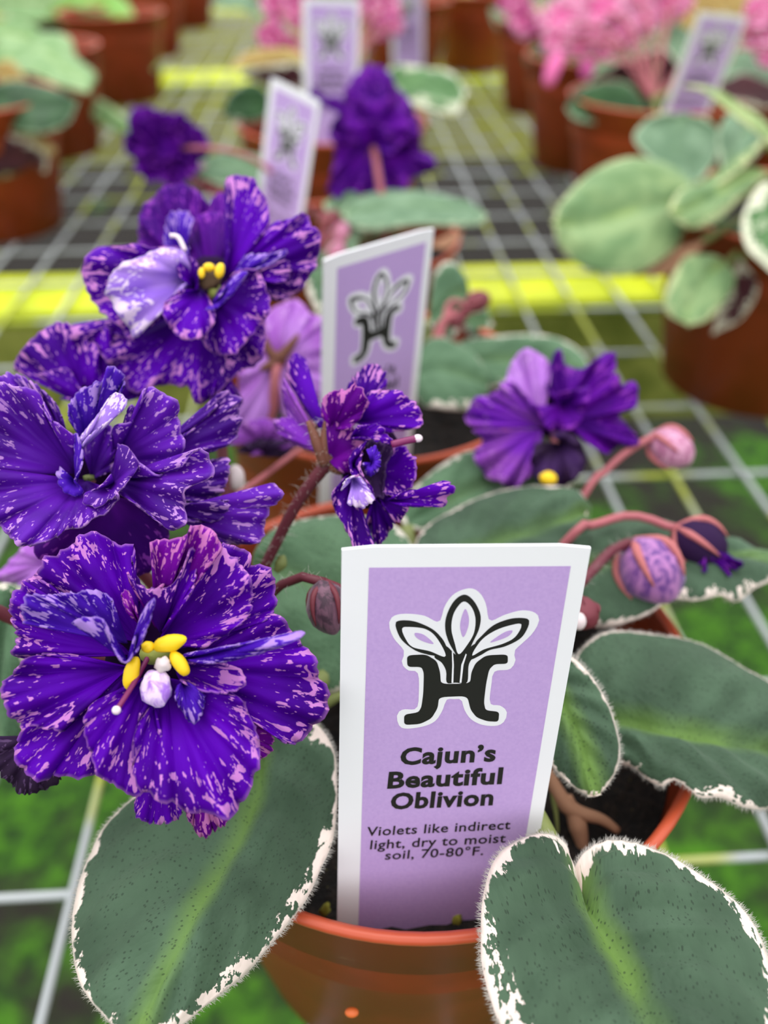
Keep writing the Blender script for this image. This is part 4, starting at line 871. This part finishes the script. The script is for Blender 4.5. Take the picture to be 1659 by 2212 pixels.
leaf(p4, px([(1500, 400), (1420, 350), (1372, 300), (1395, 262), (1440, 245), (1480, 248)], [.31, .325, .325]), px([(1500, 400), (1545, 340), (1555, 285), (1520, 255), (1480, 248)], [.31, .32, .325]), M['leaf_back'], seed=43, crown=K4, arch=-.003)
leaf(p4, px([(1560, 370), (1550, 300), (1570, 250), (1610, 240), (1640, 260)], [.31, .33]), px([(1560, 370), (1620, 350), (1650, 310), (1640, 260)], [.31, .33]), M['leaf_back'], seed=44, crown=K4)
leaf(p4, px([(1700, 330), (1640, 290), (1580, 245), (1520, 195), (1475, 183)], [.29, .30, .31]), px([(1700, 330), (1655, 265), (1600, 225), (1540, 190), (1475, 183)], [.29, .302, .31]), M['leaf_pale'], seed=45, crown=K4, arch=.001)
leaf(p4, px([(1650, 310), (1590, 350), (1530, 395), (1490, 425)], .285), px([(1650, 310), (1620, 345), (1560, 395), (1490, 425)], .28), M['leaf_pale'], seed=46, crown=K4)
leaf(p4, px([(1570, 570), (1500, 545), (1462, 580), (1437, 640), (1445, 680), (1490, 702)], [.285, .268, .262]), px([(1570, 570), (1590, 610), (1560, 660), (1525, 695), (1490, 702)], [.285, .27, .262]), M['leaf_pale'], seed=47, crown=K4)
leaf(p4, px([(1520, 520), (1450, 540), (1400, 570), (1370, 592)], .283), px([(1520, 520), (1490, 570), (1430, 595), (1370, 592)], .28), M['leaf_dead'], seed=48, crown=K4, quilt=0)
leaf(p4, px([(1600, 560), (1640, 620), (1600, 690), (1540, 720)], .285), px([(1600, 560), (1570, 620), (1550, 680), (1540, 720)], .285), M['leaf_maroon'], seed=49, crown=K4, quilt=0)
leaf(p4, px([(1640, 520), (1560, 470), (1520, 440), (1500, 430)], .31), px([(1640, 520), (1580, 560), (1520, 520), (1500, 430)], .305), M['leaf_dark'], seed=50, crown=K4)

# ------------------------------------------------------------------ plants at the left edge
c5 = V3(-.233, .512, 0); p5 = plant('p5', c5, 'leafy plant at the left edge, its leaf curled to a maroon underside', 'potted plants without flowers', seed=5)
K5 = V3(-.233, .512, .07)
leaf(p5, px([(-60, 200), (10, 175), (60, 175), (120, 190), (168, 218)], [.48, .44]), px([(-60, 200), (0, 270), (60, 285), (110, 280), (150, 262), (168, 218)], [.48, .42, .44]), M['leaf_dark'], seed=51, crown=K5)
leaf(p5, px([(-80, 290), (0, 270), (60, 282), (115, 320), (110, 335)], [.46, .445]), px([(-80, 290), (-20, 300), (50, 300), (95, 325), (110, 335)], [.46, .44]), M['leaf_tan'], seed=52, crown=K5)
leaf(p5, px([(-80, 295), (0, 288), (60, 305), (100, 335), (95, 372)], .447), px([(-80, 295), (-30, 380), (30, 378), (70, 355), (95, 372)], .455), M['leaf_maroon'], seed=53, crown=K5)
leaf(p5, px([(-60, 150), (0, 90), (60, 95), (95, 70), (150, 80), (165, 120), (205, 155), (205, 180), (188, 198)], [.53, .53, .50]), px([(-60, 150), (0, 165), (60, 155), (120, 180), (188, 198)], [.53, .50, .485]), M['leaf_mint'], seed=54, crown=K5)
leaf(p5, px([(-40, 60), (20, 40), (80, 60), (100, 90)], .56), px([(-40, 60), (0, 100), (60, 115), (100, 90)], .55), M['leaf_mint'], seed=55, crown=K5)
leaf(p5, px([(-20, 140), (20, 130), (50, 160), (55, 190)], .475), px([(-20, 140), (0, 180), (30, 195), (55, 190)], .475), M['leaf_tan'], seed=56, crown=K5)
c6 = V3(-.258, .690, 0); p6 = plant('p6', c6, 'second leafy pot from the front along the left edge, pale drooping leaf', 'potted plants without flowers', seed=6)
K6 = V3(-.258, .69, .07)
leaf(p6, px([(120, 190), (180, 200), (235, 225), (280, 262), (283, 280)], [.64, .60]), px([(120, 190), (180, 240), (230, 275), (262, 290), (283, 280)], [.64, .60]), M['leaf_mint'], seed=57, crown=K6)
leaf(p6, px([(60, 170), (110, 120), (170, 115), (215, 130)], .66), px([(60, 170), (140, 170), (190, 160), (215, 130)], .65), M['leaf_dark'], seed=58, crown=K6)
c7 = V3(-.252, .885, 0); p7 = plant('p7', c7, 'third leafy pot along the left edge under a bright green drooping leaf', 'potted plants without flowers', seed=7)
K7 = V3(-.252, .885, .07)
leaf(p7, px([(100, 40), (130, -10), (200, -30), (270, 0), (310, 70), (348, 130), (335, 152)], [.83, .80, .78]), px([(100, 40), (160, 60), (220, 80), (280, 125), (335, 152)], [.83, .78, .775]), M['leaf_bright'], seed=59, crown=K7)
leaf(p7, px([(-40, 0), (40, -40), (120, -30), (150, 10)], .85), px([(-40, 0), (20, 40), (100, 50), (150, 10)], .83), M['leaf_mint'], seed=60, crown=K7)
leaf(p7, px([(40, 60), (80, 20), (140, 40), (180, 60)], .86), px([(40, 60), (70, 100), (130, 100), (180, 60)], .85), M['leaf_maroon'], seed=61, crown=K7)
c8 = V3(-.283, 1.14, 0); p8 = plant('p8', c8, 'fourth pot along the left edge, half hidden by the bright green leaf', 'potted plants without flowers', seed=8)
leaf(p8, px([(300, 40), (260, 10), (270, -30), (330, -40)], 1.03), px([(300, 40), (350, 40), (370, 0), (330, -40)], 1.03), M['leaf_back'], seed=62, crown=V3(-.283, 1.14, .07))
c9 = V3(-.285, 1.38, 0); p9 = plant('p9', c9, 'farthest pot along the left edge, cut by the top of the frame', 'potted plants without flowers', seed=9)
leaf(p9, px([(400, 0), (370, -40), (400, -70), (440, -60)], 1.22), px([(400, 0), (440, 0), (460, -30), (440, -60)], 1.22), M['leaf_back'], seed=63, crown=V3(-.285, 1.38, .07))

# ------------------------------------------------------------------ pink flowered plant behind the row
c10 = V3(-.026, .452, 0); p10 = plant('p10', c10, 'pink-flowered violet in the row, dark green and cream-rimmed leaves', seed=10)
K10 = V3(-.026, .452, .07)
leaf(p10, px([(590, 240), (570, 190), (530, 180), (495, 205), (483, 235)], [.41, .40]), px([(590, 240), (560, 262), (515, 262), (490, 255), (483, 235)], [.41, .39]), M['leaf_dark'], seed=70, crown=K10)
leaf(p10, px([(690, 170), (640, 115), (580, 108), (530, 120), (500, 150)], [.42, .405]), px([(690, 170), (640, 135), (580, 142), (530, 145), (500, 150)], [.42, .40]), M['leaf_tan'], seed=71, crown=K10)
leaf(p10, px([(690, 180), (640, 140), (580, 142), (540, 150), (520, 160)], .402), px([(690, 180), (650, 200), (590, 190), (545, 175), (520, 160)], .408), M['leaf_maroon'], seed=72, crown=K10)
leaf(p10, px([(800, 190), (850, 142), (920, 145), (975, 155), (1008, 195)], [.41, .40]), px([(800, 190), (860, 215), (930, 235), (985, 248), (1008, 195)], [.41, .385, .39]), M['leaf_cream'], seed=73, crown=K10)
leaf(p10, px([(560, 40), (530, -20), (480, -20), (470, 10)], .50), px([(560, 40), (530, 20), (490, 18), (470, 10)], .49), M['leaf_back'], seed=74, crown=K10)
for i_, (x, y, R_) in enumerate([(592, 80, .0085), (640, 15, .0105), (590, 10, .008), (625, 100, .006)]):
    frill(p10, x, y, .43, R_, ['petal_pink', 'petal_rose'] if i_ != 3 else ['petal_rose'], 40+i_, 6, 2, K=K10)
for i_, (x, y, R_) in enumerate([(830, 15, .011), (850, 55, .006), (800, 10, .009), (825, 60, .006)]):
    frill(p10, x, y, .45, R_, ['petal_pink', 'petal_rose'], 50+i_, 6, 2, K=K10)
tube('flower_stalk', [P(815, 60, .44), P(790, 130, .43), K10], .0012, M['stalk_red'], p10)

# ------------------------------------------------------------------ right-hand row at the back
c11 = V3(.153, .515, 0); p11 = plant('p11', c11, 'pink-flowered violet behind the right leafy plant, broad maroon-backed leaves', seed=11)
K11 = V3(.153, .515, .07)
leaf(p11, px([(1500, 200), (1440, 95), (1360, 110), (1300, 140), (1268, 172)], [.50, .49, .47]), px([(1500, 200), (1440, 110), (1370, 125), (1310, 150), (1268, 172)], [.50, .47]), M['leaf_back'], seed=75, crown=K11)
leaf(p11, px([(1500, 210), (1440, 105), (1370, 125), (1300, 152), (1272, 175)], .478), px([(1500, 210), (1440, 190), (1370, 175), (1310, 170), (1272, 175)], .485), M['leaf_maroon'], seed=76, crown=K11)
leaf(p11, px([(1420, 290), (1370, 190), (1300, 175), (1240, 200), (1228, 235)], .462), px([(1420, 290), (1340, 270), (1280, 265), (1240, 255), (1228, 235)], .452), M['leaf_dark'], seed=77, crown=K11)
leaf(p11, px([(1430, 60), (1480, 60), (1510, 110), (1500, 160)], .50), px([(1430, 60), (1430, 120), (1465, 150), (1500, 160)], .49), M['leaf_back'], seed=78, crown=K11)
leaf(p11, px([(1540, 200), (1600, 160), (1660, 180), (1720, 200)], .46), px([(1540, 200), (1600, 225), (1660, 235), (1720, 200)], .45), M['leaf_maroon'], seed=79, crown=K11)
leaf(p11, px([(1560, 170), (1600, 100), (1660, 110), (1700, 150)], .49), px([(1560, 170), (1610, 180), (1660, 180), (1700, 150)], .47), M['leaf_back'], seed=80, crown=K11)
for i_, (x, y, R_) in enumerate([(1220, 40, .016), (1300, 10, .018), (1330, 70, .015), (1250, 85, .014), (1200, 85, .010), (1380, 40, .013), (1440, 10, .013), (1455, -10, .012), (1370, -20, .014), (1310, 105, .010)]):
    frill(p11, x, y, .49, R_, ['petal_pink'], 60+i_, 7, 2, K=K11, tilt=(0, .5))
for i_, (x, y, R_) in enumerate([(1660, 60, .014), (1650, 20, .013), (1670, 110, .010)]):
    frill(p11, x, y, .455, R_, ['petal_pink'], 80+i_, 6, 2, K=K11, tilt=(-.3, .4))
bud(p11, P(1195, 150, .465), UP*-1-RT*.4, .0105, .0042, 'petal_pink', 'petal_pink', [K11+V3(-.02, -.01, .02)], seed=30, nsep=3)
bud(p11, P(1268, 148, .465), UP*-1-RT*.1, .006, .004, 'petal_rose', 'petal_rose', [K11+V3(-.01, -.01, .02)], seed=31, nsep=3)
c12 = V3(.147, .652, 0); p12 = plant('p12', c12, 'second terracotta-coloured pot of the right-hand row, below the pink flowers', seed=12)
K12 = V3(.147, .652, .07)
leaf(p12, px([(1200, 160), (1170, 100), (1140, 110), (1140, 135)], .60), px([(1200, 160), (1180, 150), (1150, 150), (1140, 135)], .59), M['leaf_dark'], seed=81, crown=K12)
frill(p12, 1130, 40, .62, .014, ['petal_rose', 'petal_pink'], 90, 7, 2, K=K12)
c13 = V3(.146, .84, 0); p13 = plant('p13', c13, 'third pot of the right-hand row, mostly hidden by nearer pots', seed=13)
K13 = V3(.146, .84, .07)
leaf(p13, px([(1130, 60), (1090, 30), (1060, 20), (1070, 50)], .74), px([(1130, 60), (1110, 75), (1080, 70), (1070, 50)], .73), M['leaf_back'], seed=82, crown=K13)
frill(p13, 1110, 10, .76, .016, ['petal_rose'], 95, 6, 2, K=K13)
c14 = V3(.10, 1.06, 0); p14 = plant('p14', c14, 'far pot with a magenta flower beyond the cream-rimmed leaf', seed=14)
K14 = V3(.10, 1.06, .07)
frill(p14, 1010, 62, .90, .017, ['petal_rose', 'petal_magenta'], 97, 6, 2, K=K14)
leaf(p14, px([(1000, 60), (1030, 10), (1010, -20), (960, 5)], .94), px([(1000, 60), (960, 60), (930, 30), (960, 5)], .93), M['leaf_tan'], seed=83, crown=K14)
c15 = V3(.02, .98, 0); p15 = plant('p15', c15, 'far pot behind the pale label at the top edge', seed=15)
K15 = V3(.02, .98, .07)
leaf(p15, px([(900, 130), (920, 80), (950, 70), (960, 100)], .86), px([(900, 130), (930, 130), (950, 120), (960, 100)], .86), M['leaf_dark'], seed=84, crown=K15)
c16 = V3(.27, .60, 0); p16 = plant('p16', c16, 'yellow-green plant behind the tilted label at the top right', 'potted plants without flowers', seed=16)
K16 = V3(.27, .60, .07)
for k, (x, y) in enumerate([(1500, 10), (1540, -10), (1580, 0), (1470, 40)]):
    leaf(p16, px([(x+60, y+60), (x+20, y+30), (x-20, y), (x-40, y-30)], .58), px([(x+60, y+60), (x+60, y), (x+20, y-30), (x-40, y-30)], .58), M['leaf_tan'], seed=85+k, crown=K16)
